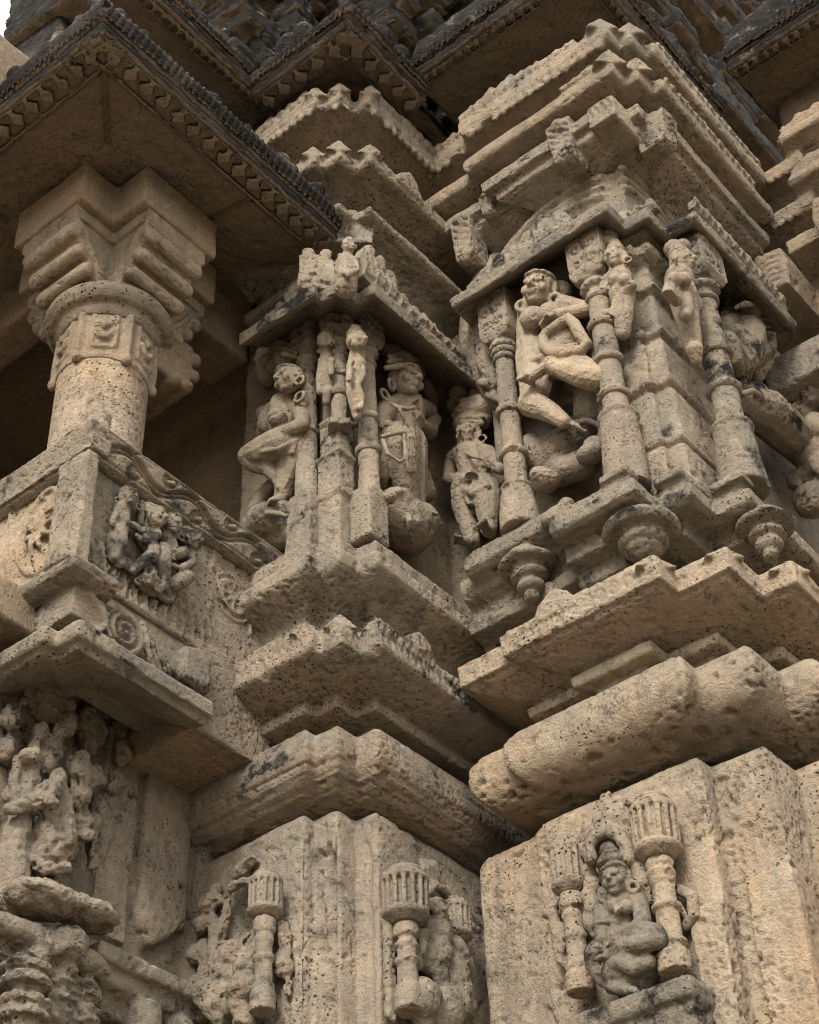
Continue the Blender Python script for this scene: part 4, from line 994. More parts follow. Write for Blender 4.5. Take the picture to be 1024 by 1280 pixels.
# ------------------------------------------------------------------ colonnettes
def colonnette(fr_o, z0, z1, r, label, group, ex, ey, mat=None, rings=(0.30, 0.52, 0.72), block=True, taper=0.85, base_h=0.14, cap_h=0.16, seed=0, cap_turn=0.0, round_base=False):
    """base block, ringed round shaft, carved cushion capital"""
    mat = mat or M_TAN
    t = thing('colonnette', label, 'colonnette', (fr_o[0], fr_o[1], z0), group)
    fr = Frame((fr_o[0], fr_o[1], 0), ex, ey)
    H = z1 - z0
    b = Buf()
    if round_base:
        b.lathe(fr, [(0, z0), (r * 1.75, z0), (r * 1.6, z0 + base_h * 0.5), (r * 1.42, z0 + base_h * 0.92), (r * 1.6, z0 + base_h * 0.94), (r * 1.62, z0 + base_h * 0.985), (r * 1.2, z0 + base_h), (0, z0 + base_h)], n=26)
    else:
        b.box(fr, -r * 1.38, r * 1.38, -r * 1.4, r * 1.15, z0, z0 + base_h * 0.92)
        b.hull(fr, [(-r * 1.38, -r * 1.4, z0 + base_h * 0.9), (r * 1.38, -r * 1.4, z0 + base_h * 0.9), (r * 1.38, r * 1.15, z0 + base_h * 0.9), (-r * 1.38, r * 1.15, z0 + base_h * 0.9)], [(-r, -r, z0 + base_h), (r, -r, z0 + base_h), (r, r, z0 + base_h), (-r, r, z0 + base_h)])
    stone('base', b, mat, t, vox=0.0058)
    b = Buf(); zt = z1 - cap_h
    b.lathe(fr, [(0, z0 + base_h * 0.7), (r * 1.08, z0 + base_h * 0.7), (r, z0 + base_h * 1.3), (r * taper, zt), (0, zt)], n=22)
    stone('shaft', b, mat, t, vox=0.0055, amp=0.6)
    for q in rings:
        z = z0 + H * q; rr = r * (1 + (taper - 1) * q)
        b = Buf(); b.lathe(fr, [(rr * 0.8, z - 0.012), (rr * 1.22, z - 0.010), (rr * 1.42, z + 0.002), (rr * 1.36, z + 0.012), (rr * 1.1, z + 0.017), (rr * 0.8, z + 0.017)], n=22)
        stone('ring', b, mat, t, vox=0.005, amp=0.5, chip=0.4)
    b = Buf(); rr = r * taper
    b.lathe(fr, [(0, zt - 0.09), (rr * 1.05, zt - 0.09), (rr * 1.35, zt - 0.08), (rr * 1.1, zt - 0.062), (rr * 1.05, zt - 0.045), (rr * 1.5, zt - 0.035), (rr * 1.55, zt - 0.02), (rr * 1.2, zt), (rr * 1.2, zt + 0.02), (0, zt + 0.02)], n=22)
    for k in range(14):
        a = k * 2 * math.pi / 14
        b.ell(fr([(rr * 1.5 * math.cos(a), rr * 1.5 * math.sin(a), zt - 0.028)])[0], rr * 0.22, n=5, m=7)
    CGV = []
    if block:
        c, s_ = math.cos(cap_turn), math.sin(cap_turn)
        ex2 = np.array(ex) * c + np.array(ey) * s_; ey2 = -np.array(ex) * s_ + np.array(ey) * c
        fb = Frame((fr_o[0], fr_o[1], 0), ex2, ey2); w = rr * 1.75
        b.hull(fb, [(-w * 0.8, -w, zt), (w * 0.8, -w, zt), (w * 0.8, w * 0.8, zt), (-w * 0.8, w * 0.8, zt)], [(-w * 1.08, -w, zt + 0.03), (w * 1.08, -w, zt + 0.03), (w * 1.08, w, zt + 0.03), (-w * 1.08, w, zt + 0.03)])
        b.box(fb, -w * 1.08, w * 1.08, -w, w, zt + 0.028, z1)
        rg = random.Random(seed)
        for face in (0, 1):
            f2 = Frame(fb([(0, w, zt + 0.03)])[0], ex2, ey2) if face == 0 else Frame(fb([(-w * 1.08 if True else 0, 0, zt + 0.03)])[0], ey2, -ex2)
            for sg in (-1, 1):                         # mirrored curling leaves cut into the block
                for k in range(3):
                    zc = (k + 0.5) / 3 * (cap_h - 0.035) + 0.004; R_ = w * 0.40; a0 = rg.uniform(-0.4, 0.4)
                    CGV.append((f2([(sg * (w * 0.46 + R_ * (1 - 0.8 * q) * math.cos(a0 + 2.6 + q * 7)), 0.0, zc + R_ * (1 - 0.8 * q) * math.sin(a0 + 2.6 + q * 7)) for q in np.linspace(0, 1, 16)]), 0.0044, 0.012))
            CGV.append((f2([(0.0, 0, 0.005), (w * 0.1, 0, cap_h * 0.3), (-w * 0.1, 0, cap_h * 0.55), (0, 0, cap_h * 0.8)]), 0.004, 0.010))
            for q in (-0.92, 0.92): CGV.append((f2([(q * w, 0.0, 0.0), (q * w, 0.0, cap_h - 0.03)]), 0.004, 0.006))
    stone('capital', b, mat, t, vox=0.0042, amp=0.5, pit=0.6, chip=0.3, grooves=CGV)
    return t
LX, LY = (0, -1, 0), (-1, 0, 0)
RX, RY = (1, 0, 0), (0, -1, 0)

# ================================================================== colonnettes
G1 = 'round colonnettes on the dancer pier'
colonnette((3.335, 1.80), 4.985, 6.13, 0.040, 'ringed round colonnette right of the dancing woman, her lifted knee against it', G1, LX, LY, rings=(0.33, 0.46, 0.60), base_h=0.30, cap_h=0.25, seed=1, taper=0.88, round_base=True)
colonnette((3.345, 2.185), 5.06, 6.10, 0.036, 'ringed round colonnette left of the dancing woman, above the small hanging boss', G1, LX, LY, rings=(0.30, 0.48, 0.74), base_h=0.17, cap_h=0.22, seed=2, taper=0.88, round_base=True)
colonnette((3.565, 1.55), 4.985, 6.13, 0.042, 'lichen-grey ringed colonnette beside the headless seated figure on the right', G1, RX, RY, mat=M_GREY, rings=(0.36, 0.50), base_h=0.26, cap_h=0.25, seed=3, taper=0.86, round_base=True)
G2 = 'slim colonnettes on the left pier'
colonnette((2.952, 2.697), 5.0, 6.02, 0.036, 'slim pitted colonnette beside the cross-legged dancer with a topknot', G2, LX, LY, rings=(0.50,), base_h=0.235, cap_h=0.155, seed=4, taper=0.74)
colonnette((3.04, 2.52), 5.0, 6.0, 0.034, 'slim colonnette beside the crowned standing figure, its base chipped away', G2, RX, RY, rings=(0.38, 0.52), base_h=0.22, cap_h=0.15, seed=5, taper=0.78)
colonnette((2.962, 2.572), 5.46, 6.04, 0.026, 'short middle colonnette above the wedge pilaster between two tiny figures', G2, (S2, -S2, 0), (-S2, -S2, 0), rings=(0.25, 0.40), base_h=0.03, cap_h=0.17, seed=6, taper=0.95)
b = Buf()
WD = [(2.964, 2.662), (2.964, 2.574), (3.034, 2.574)]
for z0, z1, o in ((4.99, 5.19, 0.014), (5.18, 5.36, 0.006), (5.35, 5.52, 0.0), (5.51, 5.99, -0.022)):
    b.sweep(WD, [(-0.2, z0), (o, z0), (o, z1 - 0.012), (o + 0.012, z1 - 0.004), (o + 0.012, z1 + 0.010), (o - 0.012, z1 + 0.016), (-0.2, z1 + 0.016)])
w = stone('wedge_pilaster', b, M_TAN, None, vox=0.0058); tag(w, 'banded wedge-shaped pilaster between the two slim colonnettes of the left pier', 'pilaster')

# ================================================================== dancing woman
s = Carve('L', 3.50, 590, 330, 5.12)
s.limb([(430, 275, 0.15, 0.032), (432, 235, 0.155, 0.030)])
s.limb([(425, 300, 0.13, 0.070), (408, 380, 0.13, 0.064), (380, 480, 0.13, 0.052), (395, 540, 0.13, 0.060), (415, 600, 0.13, 0.070)]); s.limb([(330, 420, 0.11, 0.03), (325, 520, 0.11, 0.03), (350, 580, 0.12, 0.04)])
s.limb([(350, 300, 0.125, 0.036), (430, 290, 0.125, 0.05), (535, 245, 0.125, 0.036)])
for x, y in ((392, 352), (500, 325)): s.blob(x, y, 0.19, (0.046, 0.044, 0.044)); s.blob(x, y + 5, 0.232, 0.008)
w = s.head(442, 168, 0.185, 0.150, yaw=-0.15, tilt=-0.10, roll=0.30)
s.ell(w((-0.05, -0.28, 0.28)), 0.035); s.ell(w((0.30, -0.35, 0.10)), 0.040)
s.beads([(370, 292, 0.17), (400, 322, 0.195), (440, 330, 0.20), (480, 300, 0.195), (505, 270, 0.17)], 0.007, 18)
# arm to the pillar and back to the breast
s.limb([(540, 248, 0.13, 0.032), (640, 265, 0.16, 0.028), (735, 290, 0.17, 0.026)])
s.limb([(735, 296, 0.17, 0.026), (640, 312, 0.20, 0.024), (540, 322, 0.215, 0.019)])
s.hand(s.P(545, 322, 0.215), -s.ex, (0, -0.2, -1), 0.075, 0.5, 1)
s.ring(s.P(560, 322, 0.213), 0.020, 0.005, s.ex)
# raised arm behind the left capital
s.limb([(345, 295, 0.12, 0.034), (275, 330, 0.10, 0.030), (225, 240, 0.09, 0.027)])
s.limb([(225, 240, 0.09, 0.027), (235, 160, 0.11, 0.024), (265, 115, 0.13, 0.019)])
s.hand(s.P(268, 112, 0.13), s.ex * 0.9 + s.ez * 0.25, -s.ez, 0.08, 0.5, -1)
# second left arm down to the hip
s.limb([(345, 310, 0.11, 0.03), (318, 390, 0.10, 0.027), (300, 420, 0.10, 0.025)])
# swinging sash
P_ = [(470, 455, 0.20), (540, 400, 0.215), (620, 350, 0.22), (655, 385, 0.22), (700, 465, 0.22), (738, 515, 0.215), (700, 555, 0.22), (600, 572, 0.225), (510, 568, 0.22), (465, 530, 0.21), (455, 480, 0.205)]
s.limb([p + (0.019,) for p in P_ + P_[:1]])
s.limb([(500, 520, 0.20, 0.013), (590, 540, 0.21, 0.013), (690, 522, 0.205, 0.013)])
s.blob(590, 480, 0.175, (0.062, 0.03, 0.062))
s.hand(s.P(545, 470, 0.185), s.ex * 0.7 - s.ez * 0.6, s.ey, 0.06, 0.35, 1)
s.limb([(480, 460, 0.18, 0.010), (430, 520, 0.18, 0.010), (365, 578, 0.17, 0.010), (340, 580, 0.15, 0.010)])
# girdle
s.limb([(340, 600, 0.17, 0.012), (400, 615, 0.20, 0.012), (480, 590, 0.20, 0.012)])
# lifted leg: thigh out to the pillar, shin folded back
s.limb([(450, 600, 0.13, 0.062), (600, 640, 0.17, 0.055), (720, 690, 0.19, 0.047), (790, 735, 0.185, 0.040)])
s.limb([(790, 738, 0.185, 0.040), (700, 720, 0.21, 0.037), (600, 685, 0.225, 0.030), (500, 650, 0.225, 0.023)])
s.ring(s.P(505, 652, 0.225), 0.026, 0.007, -s.ex + s.ez * 0.3)
s.foot(s.P(490, 648, 0.225), -s.ex * 1.0 + s.ez * 0.05 + s.ey * 0.1, 0.115)
# standing leg, knee bent outwards
s.limb([(415, 610, 0.13, 0.074), (418, 700, 0.145, 0.068), (415, 790, 0.155, 0.058), (395, 870, 0.165, 0.047), (380, 895, 0.17, 0.046)])
s.limb([(380, 895, 0.17, 0.046), (440, 920, 0.17, 0.041), (520, 960, 0.165, 0.033), (590, 1010, 0.16, 0.025)])
s.foot(s.P(590, 1012, 0.135), s.ex * 0.8 - s.ez * 0.5, 0.10)
# trailing cloth and stump behind the legs
s.limb([(600, 800, 0.03, 0.02), (600, 860, 0.04, 0.022), (550, 920, 0.05, 0.018)])
s.limb([(600, 880, 0.04, 0.014), (680, 865, 0.04, 0.014)])
s.limb([(760, 850, 0.05, 0.055), (765, 960, 0.05, 0.06)]); s.limb([(785, 800, 0.05, 0.02), (790, 860, 0.05, 0.02)])
dancer = statue(s, 'dancer_statue', 'carved dancing woman with one leg lifted across her body between two round colonnettes', 'statue', M_FIG, vox=0.0034, amp=0.45, pit=0.5, chip=0.2)
# shell-shaped rest under her feet
s = Carve('L', 3.50, 590, 330, 5.12)
A_ = np.array([s.ex * 0.87 + s.ez * 0.42 * 0.6 + 0, s.ey, s.ez]); 
s.blob(595, 1190, 0.03, (0.165, 0.085, 0.075), 0.35); s.limb([(350, 1215, 0.06, 0.012), (430, 1125, 0.10, 0.013), (590, 1035, 0.125, 0.014), (740, 1000, 0.12, 0.013), (830, 1035, 0.10, 0.012), (820, 1110, 0.09, 0.012)])
s.blob(420, 1240, 0.05, (0.06, 0.09, 0.08)); s.blob(780, 1160, 0.12, (0.035, 0.035, 0.03)); s.blob(760, 1215, 0.12, (0.05, 0.04, 0.03))
s.blob(450, 1370, 0.16, (0.036, 0.05, 0.034)); s.blob(475, 1390, 0.15, (0.05, 0.045, 0.032))
s.limb([(560, 1330, 0.05, 0.05), (720, 1280, 0.06, 0.05)])
statue(s, 'foot_rest', 'shell-shaped lump of stone under the feet of the dancing woman', 'carving', M_TAN, vox=0.006)

# ================================================================== small bracket figures
def bracket_figure(face, plane, x0, y0, k, head, body, tail, label, o=0.07, hs=0.085, mat=None, arms=(), r=0.038, lumps=()):
    s = Carve(face, plane, x0, y0, k)
    w = s.head(head[0], head[1], o + 0.02, hs, yaw=head[2] if len(head) > 2 else 0)
    for i in range(3): s.ell(w((0, -0.05, 0.42 + 0.2 * i)), (hs * (0.36 - 0.07 * i), hs * (0.36 - 0.07 * i), hs * 0.14))
    s.limb([(head[0], head[1] + hs * 120, o, r * 0.6), body + (o, r), ((body[0] + tail[0][0]) / 2, (body[1] + tail[0][1]) / 2, o, r * 0.85), tail[0] + (o, r)])
    for i in range(len(tail) - 1): s.limb([tail[i] + (o, r * (1 - 0.22 * i)), tail[i + 1] + (o * 0.9, r * (1 - 0.22 * (i + 1)))])
    for q in (-1, 1): s.blob(body[0] + q * 0.022 * k * 300, body[1], o + r * 0.8, r * 0.5)
    for a in arms: s.limb([p + (o + 0.02, r * 0.42) for p in a])
    for x, y, rr in lumps: s.blob(x, y, o, rr)
    return statue(s, 'bracket_figure', label, 'statue', mat or M_FIG, 'small bracket figures under the eaves', vox=0.0045, amp=0.6, pit=0.6, chip=0.3)
bracket_figure('L', 3.40, 700, 280, 4.27, (300, 190), (322, 300), [(335, 370), (340, 480), (338, 580)], 'small bracket figure leaning against the capital right of the dancing woman', o=0.06, hs=0.10, r=0.045,
               arms=[[(270, 280), (230, 310), (240, 350)], [(350, 300), (385, 330), (345, 370), (290, 380)], [(330, 360), (280, 500), (250, 480)]], lumps=[(265, 70, 0.03), (255, 110, 0.035)])
bracket_figure('R', 1.62, 840, 280, 3.765, (45, 180), (35, 260), [(50, 330), (75, 450), (105, 590), (115, 640)], 'small bracket figure with a long tapering skirt left of the grey colonnette', o=0.07, hs=0.10, r=0.05,
               arms=[[(60, 250), (90, 320), (120, 390)], [(0, 260), (-20, 330), (20, 360)], [(60, 290), (75, 400), (60, 430)]], lumps=[(10, 120, 0.035), (50, 110, 0.03)], mat=M_FIG)
bracket_figure('L', 3.00, 360, 380, 4, (190, 190), (192, 285), [(200, 350), (202, 440), (195, 490)], 'tiny bracket figure between the topknot dancer\'s colonnette and the middle colonnette', o=0.07, hs=0.07, r=0.026,
               arms=[[(165, 290), (155, 370), (160, 440)], [(215, 290), (215, 350)]], lumps=[(190, 120, 0.022), (190, 100, 0.024)])
bracket_figure('R', 2.56, 360, 380, 4, (342, 190), (342, 290), [(330, 370), (325, 460), (345, 560)], 'tiny bracket figure with a grotesque face beside the chipped colonnette', o=0.07, hs=0.085, r=0.028,
               arms=[[(310, 300), (305, 380)], [(375, 290), (375, 350), (345, 400), (370, 470)], [(340, 400), (370, 500), (355, 520)]], lumps=[(345, 140, 0.024)])
# lumps of a climbing figure left of the left colonnette
s = Carve('L', 3.50, 590, 330, 5.12)
for x, y, o, r in ((65, 400, 0.10, 0.028), (60, 470, 0.11, 0.032), (75, 500, 0.12, 0.024), (50, 550, 0.10, 0.026), (90, 620, 0.11, 0.036), (150, 690, 0.12, 0.030), (110, 745, 0.11, 0.026), (150, 790, 0.11, 0.022)): s.blob(x, y, o, r)
s.head(75, 470, 0.12, 0.085, yaw=-0.6)
s.limb([(100, 560, 0.11, 0.03), (90, 640, 0.12, 0.036), (140, 720, 0.12, 0.028)]); s.limb([(60, 760, 0.11, 0.016), (120, 770, 0.13, 0.018), (180, 760, 0.12, 0.016)])
s.limb([(110, 840, 0.10, 0.016), (150, 850, 0.11, 0.018), (190, 880, 0.11, 0.013)]); s.limb([(130, 820, 0.1, 0.016), (180, 830, 0.1, 0.014)])
s.limb([(170, 900, 0.03, 0.022), (180, 1050, 0.03, 0.022), (200, 1250, 0.03, 0.026)])
statue(s, 'bracket_figure', 'eroded bracket figure clinging to the left side of the left ringed colonnette', 'statue', M_TAN, 'small bracket figures under the eaves', vox=0.0048, amp=0.7)

# ================================================================== standing figure in the inner corner
s = Carve('L', 3.56, 540, 460, 5.33)
w = s.head(248, 452, 0.12, 0.115, yaw=-0.1, tilt=-0.05)
for x, y, o, r in ((180, 170, 0.09, 0.034), (170, 245, 0.09, 0.036), (250, 300, 0.10, 0.05), (310, 180, 0.09, 0.034), (300, 240, 0.10, 0.038), (350, 290, 0.09, 0.048), (200, 320, 0.1, 0.036), (280, 110, 0.07, 0.03), (230, 370, 0.11, 0.045), (330, 360, 0.09, 0.034)): s.blob(x, y, o, (r * 1.15, r, r * 0.8))
for y in (215, 270, 335, 375): s.limb([(130 + y * 0.1, y + 10, 0.11, 0.011), (220, y + 6, 0.135, 0.013), (310 + y * 0.06, y - 8, 0.12, 0.011)])
s.limb([(245, 545, 0.10, 0.028), (240, 510, 0.11, 0.026)])
s.limb([(260, 590, 0.10, 0.062), (275, 660, 0.10, 0.056), (280, 740, 0.10, 0.05), (285, 800, 0.10, 0.058)])
s.limb([(150, 600, 0.09, 0.032), (260, 575, 0.10, 0.045), (370, 570, 0.09, 0.032)])
s.limb([(145, 605, 0.09, 0.030), (120, 680, 0.09, 0.026), (115, 745, 0.10, 0.026)]); s.limb([(115, 745, 0.10, 0.026), (180, 742, 0.13, 0.022), (240, 740, 0.15, 0.018)])
s.hand(s.P(240, 740, 0.15), s.ex * 0.8 + s.ey * 0.3, -s.ez, 0.065, 0.5, -1)
s.limb([(375, 575, 0.09, 0.03), (420, 630, 0.085, 0.026), (440, 660, 0.085, 0.025)]); s.limb([(440, 660, 0.085, 0.025), (470, 680, 0.1, 0.02), (500, 660, 0.11, 0.016)])
s.hand(s.P(498, 658, 0.11), s.ex + s.ez * 0.6, s.ey, 0.06, 0.5, 1)
s.limb([(235, 810, 0.10, 0.058), (225, 920, 0.11, 0.048), (240, 1020, 0.11, 0.036), (270, 1150, 0.10, 0.028)])
s.limb([(345, 800, 0.10, 0.056), (370, 900, 0.12, 0.046), (375, 990, 0.12, 0.036), (380, 1080, 0.12, 0.028)])
s.foot(s.P(275, 1165, 0.10), s.ey * 0.8 - s.ex * 0.2, 0.10); s.foot(s.P(385, 1090, 0.12), s.ey * 0.8 + s.ex * 0.2, 0.10)
s.limb([(200, 800, 0.14, 0.014), (280, 840, 0.165, 0.016), (370, 790, 0.15, 0.014)]); s.ring(s.P(300, 830, 0.15), 0.04, 0.010, s.ey)
s.limb([(190, 535, 0.13, 0.008), (270, 590, 0.17, 0.009), (340, 600, 0.16, 0.009), (380, 660, 0.14, 0.009)])
statue(s, 'standing_statue', 'armed standing figure with a piled headdress in the dark inner corner between the piers', 'statue', M_FIG, vox=0.0046, amp=0.7, chip=0.3)

# ================================================================== left dancer with a topknot
s = Carve('L', 3.02, 300, 400, 4.27)
w = s.head(270, 322, 0.13, 0.125, yaw=0.25, tilt=-0.12)
for x, y, o, r in ((240, 215, 0.10, 0.042), (225, 165, 0.09, 0.040), (265, 100, 0.07, 0.030), (200, 150, 0.08, 0.03), (255, 180, 0.10, 0.03), (135, 200, 0.06, 0.036), (120, 185, 0.06, 0.026), (160, 225, 0.07, 0.034), (140, 260, 0.05, 0.04), (150, 300, 0.04, 0.04), (185, 250, 0.08, 0.03)): s.blob(x, y, o, r)
for q in range(3): s.limb([(180 + 8 * q, 170 - 25 * q, 0.12, 0.010), (240, 185 - 28 * q, 0.145 - 0.02 * q, 0.012), (300, 200 - 25 * q, 0.11, 0.010)])
for x, y in ((110, 175), (125, 215), (150, 200), (95, 210)): s.blob(x, y, 0.085, 0.016)
s.ring(s.P(318, 410, 0.12), 0.020, 0.007, s.ey)
s.limb([(242, 440, 0.105, 0.026), (250, 395, 0.115, 0.026)])
s.limb([(235, 470, 0.09, 0.055), (225, 540, 0.09, 0.052), (235, 600, 0.09, 0.044), (255, 650, 0.09, 0.052)])
s.limb([(165, 485, 0.075, 0.030), (240, 465, 0.09, 0.042), (310, 478, 0.085, 0.030)])
s.blob(160, 530, 0.09, (0.05, 0.035, 0.06)); s.blob(150, 580, 0.07, (0.045, 0.03, 0.05)); s.blob(125, 500, 0.06, 0.03); s.blob(200, 520, 0.14, 0.032)
s.limb([(315, 482, 0.085, 0.029), (335, 525, 0.10, 0.026), (328, 560, 0.12, 0.025)]); s.limb([(328, 560, 0.12, 0.025), (280, 580, 0.14, 0.021), (225, 600, 0.15, 0.017)])
s.hand(s.P(228, 600, 0.15), -s.ex + s.ez * 0.1, s.ey, 0.07, 0.4, -1)
s.limb([(265, 650, 0.10, 0.058), (180, 675, 0.14, 0.054), (110, 700, 0.15, 0.046), (50, 725, 0.14, 0.038)])
s.limb([(290, 650, 0.09, 0.05), (220, 715, 0.11, 0.05), (140, 725, 0.12, 0.04)])
for q in range(4): s.limb([(300 - 6 * q, 640 + 22 * q, 0.12, 0.008), (200, 690 + 14 * q, 0.165 - 0.012 * q, 0.008), (110, 705 + 8 * q, 0.17 - 0.015 * q, 0.008)])
s.limb([(48, 728, 0.14, 0.038), (80, 765, 0.13, 0.034), (150, 790, 0.115, 0.028), (195, 845, 0.10, 0.021)])
s.foot(s.P(195, 848, 0.10), s.ex * 0.6 - s.ez * 0.8, 0.09)
s.limb([(300, 690, 0.085, 0.05), (275, 770, 0.085, 0.042), (245, 840, 0.085, 0.038), (225, 950, 0.08, 0.026)])
s.foot(s.P(225, 955, 0.08), -s.ez * 0.4 + s.ey * 0.8, 0.10)
s.limb([(190, 860, 0.05, 0.022), (130, 930, 0.05, 0.026), (80, 1010, 0.05, 0.024)]); s.foot(s.P(80, 1010, 0.05), -s.ex * 0.6 - s.ez * 0.6, 0.08)
statue(s, 'dancer_statue', 'cross-legged dancer with a lumpy topknot and hoop earring on the left pier', 'statue', M_FIG, vox=0.0034, amp=0.5, pit=0.6, chip=0.25)
s = Carve('L', 3.02, 300, 400, 4.27)
s.blob(170, 1085, 0.06, (0.10, 0.085, 0.06)); s.blob(230, 1070, 0.05, (0.05, 0.08, 0.075)); s.blob(100, 1110, 0.04, (0.06, 0.06, 0.05)); s.limb([(90, 1050, 0.09, 0.012), (160, 1030, 0.13, 0.014), (250, 1040, 0.11, 0.012)])
s.limb([(110, 1150, 0.03, 0.05), (250, 1150, 0.03, 0.05)])
statue(s, 'foot_rest', 'worn lotus stump under the feet of the topknot dancer', 'carving', M_TAN, vox=0.006)

# ================================================================== crowned standing figure
s = Carve('R', 2.61, 360, 380, 4)
w = s.head(580, 395, 0.12, 0.145, yaw=0.1, tilt=-0.08)
for x, y, o, r in ((540, 205, 0.07, 0.030), (500, 235, 0.07, 0.028), (530, 250, 0.08, 0.036), (590, 250, 0.08, 0.03), (570, 300, 0.10, 0.05), (625, 270, 0.07, 0.030), (640, 300, 0.08, 0.028), (510, 290, 0.07, 0.026), (660, 350, 0.07, 0.022)): s.blob(x, y, o, r)
for q in range(3): s.limb([(490 + 8 * q, 320 - 28 * q, 0.13, 0.010), (565, 310 - 30 * q, 0.155 - 0.02 * q, 0.012), (650, 330 - 25 * q, 0.12, 0.010)])
s.limb([(690, 400, 0.06, 0.02), (720, 470, 0.05, 0.026), (715, 540, 0.05, 0.02)])
s.ring(s.P(485, 455, 0.10), 0.020, 0.008, s.ey)
s.limb([(585, 480, 0.10, 0.032), (582, 450, 0.11, 0.030)])
s.limb([(590, 520, 0.09, 0.066), (590, 580, 0.09, 0.062), (585, 640, 0.09, 0.052), (575, 690, 0.09, 0.064)])
s.limb([(500, 520, 0.08, 0.036), (590, 500, 0.09, 0.048), (690, 535, 0.08, 0.036)])
s.limb([(495, 525, 0.08, 0.036), (475, 570, 0.08, 0.032), (465, 625, 0.08, 0.028)]); s.limb([(465, 625, 0.08, 0.028), (500, 610, 0.11, 0.02)])
s.limb([(700, 540, 0.08, 0.036), (725, 575, 0.07, 0.034), (705, 640, 0.08, 0.03)]); s.limb([(705, 640, 0.08, 0.03), (660, 600, 0.12, 0.024), (640, 560, 0.14, 0.02)])
s.hand(s.P(640, 560, 0.14), -s.ex * 0.4 + s.ez, s.ey, 0.07, 0.6, 1)
s.beads([(520, 500, 0.13), (560, 520, 0.16), (600, 525, 0.165), (650, 515, 0.14)], 0.008, 18)
s.beads([(560, 530, 0.165), (590, 600, 0.16), (620, 640, 0.15), (650, 560, 0.15)], 0.006, 20)
s.beads([(470, 665, 0.13), (520, 650, 0.155), (580, 640, 0.165), (650, 645, 0.14)], 0.008, 22)
s.limb([(545, 700, 0.095, 0.075), (555, 760, 0.10, 0.068), (570, 830, 0.10, 0.055), (590, 920, 0.095, 0.046), (615, 1010, 0.09, 0.032)])
s.limb([(610, 700, 0.09, 0.06), (615, 800, 0.09, 0.055), (625, 900, 0.085, 0.045), (640, 1010, 0.085, 0.032)])
s.beads([(475, 680, 0.14), (500, 750, 0.155), (560, 790, 0.17), (620, 750, 0.15)], 0.007, 22)
for q in range(4): s.limb([(580 + 12 * q, 660, 0.165, 0.007), (590 + 12 * q, 760, 0.165, 0.008), (600 + 10 * q, 840, 0.155, 0.007)])
s.limb([(465, 700, 0.08, 0.016), (455, 800, 0.07, 0.028), (470, 870, 0.06, 0.024), (482, 915, 0.05, 0.008)]); s.limb([(480, 690, 0.09, 0.016), (505, 790, 0.08, 0.014), (490, 860, 0.07, 0.014)])
s.limb([(640, 760, 0.08, 0.024), (670, 860, 0.07, 0.03), (690, 940, 0.06, 0.036)]); s.limb([(650, 950, 0.06, 0.02), (700, 955, 0.06, 0.02)])
s.foot(s.P(620, 1020, 0.09), s.ey * 0.8 - s.ez * 0.3, 0.11); s.foot(s.P(650, 1020, 0.085), s.ey * 0.6 + s.ex * 0.5 - s.ez * 0.3, 0.10)
statue(s, 'standing_statue', 'crowned standing figure in a beaded skirt and long sash beside the chipped colonnette', 'statue', M_FIG, vox=0.0034, amp=0.5, pit=0.6, chip=0.25)
s = Carve('R', 2.61, 360, 380, 4)
s.blob(585, 1100, 0.08, (0.115, 0.09, 0.085)); s.blob(530, 1010, 0.09, (0.06, 0.07, 0.06)); s.blob(500, 1060, 0.07, 0.06); s.blob(650, 1090, 0.08, (0.07, 0.07, 0.06)); s.blob(600, 1180, 0.05, (0.07, 0.06, 0.04))
for x, y in ((500, 970), (540, 950), (570, 960), (630, 1030), (670, 1050), (700, 1100)): s.blob(x, y, 0.13, (0.025, 0.03, 0.022))
for x in (600, 640, 680): s.limb([(x, 1050, 0.13, 0.012), (x + 10, 1090, 0.15, 0.013), (x, 1130, 0.13, 0.010)])
statue(s, 'foot_rest', 'rough knobbly stone lump under the crowned standing figure', 'carving', M_TAN, vox=0.006, amp=1.5)

# ================================================================== seated headless figure and curling beast, right
s = Carve('R', 1.74, 840, 280, 3.765)
w = s.head(350, 415, 0.16, 0.145, yaw=0.75, tilt=-0.05, roll=-0.1); s.ell(w((-0.1, -0.1, 0.25)), 0.060); s.ell(w((-0.45, -0.05, -0.15)), 0.042)
s.limb([w((-0.37, 0.12, 0.25)), w((0, 0.40, 0.28)), w((0.36, 0.12, 0.25))] and [(300, 395, 0.19, 0.010), (345, 375, 0.22, 0.011), (400, 385, 0.20, 0.010)])
s.limb([(345, 470, 0.14, 0.055), (345, 530, 0.15, 0.075), (335, 590, 0.15, 0.072), (310, 650, 0.14, 0.066)])
s.limb([(285, 455, 0.13, 0.034), (245, 475, 0.14, 0.030), (255, 520, 0.15, 0.028)]); s.limb([(255, 520, 0.15, 0.028), (300, 500, 0.18, 0.023)]); s.hand(s.P(300, 500, 0.18), s.ex + s.ez * 0.2, s.ey, 0.07, 0.7, 1)
for x, y in ((255, 440), (280, 490), (240, 500)): s.blob(x, y, 0.13, 0.026)
s.limb([(410, 480, 0.13, 0.036), (450, 535, 0.12, 0.032), (455, 590, 0.11, 0.030)]); s.limb([(455, 590, 0.11, 0.030), (410, 605, 0.15, 0.024)]); s.hand(s.P(412, 603, 0.15), -s.ex, s.ey, 0.07, 0.6, 1)
s.limb([(300, 650, 0.13, 0.05), (270, 590, 0.17, 0.046), (255, 560, 0.18, 0.042)]); s.limb([(255, 565, 0.18, 0.042), (290, 640, 0.18, 0.034), (310, 690, 0.16, 0.026)])
s.limb([(350, 640, 0.13, 0.05), (420, 600, 0.16, 0.042), (440, 650, 0.15, 0.034), (400, 720, 0.12, 0.026)])
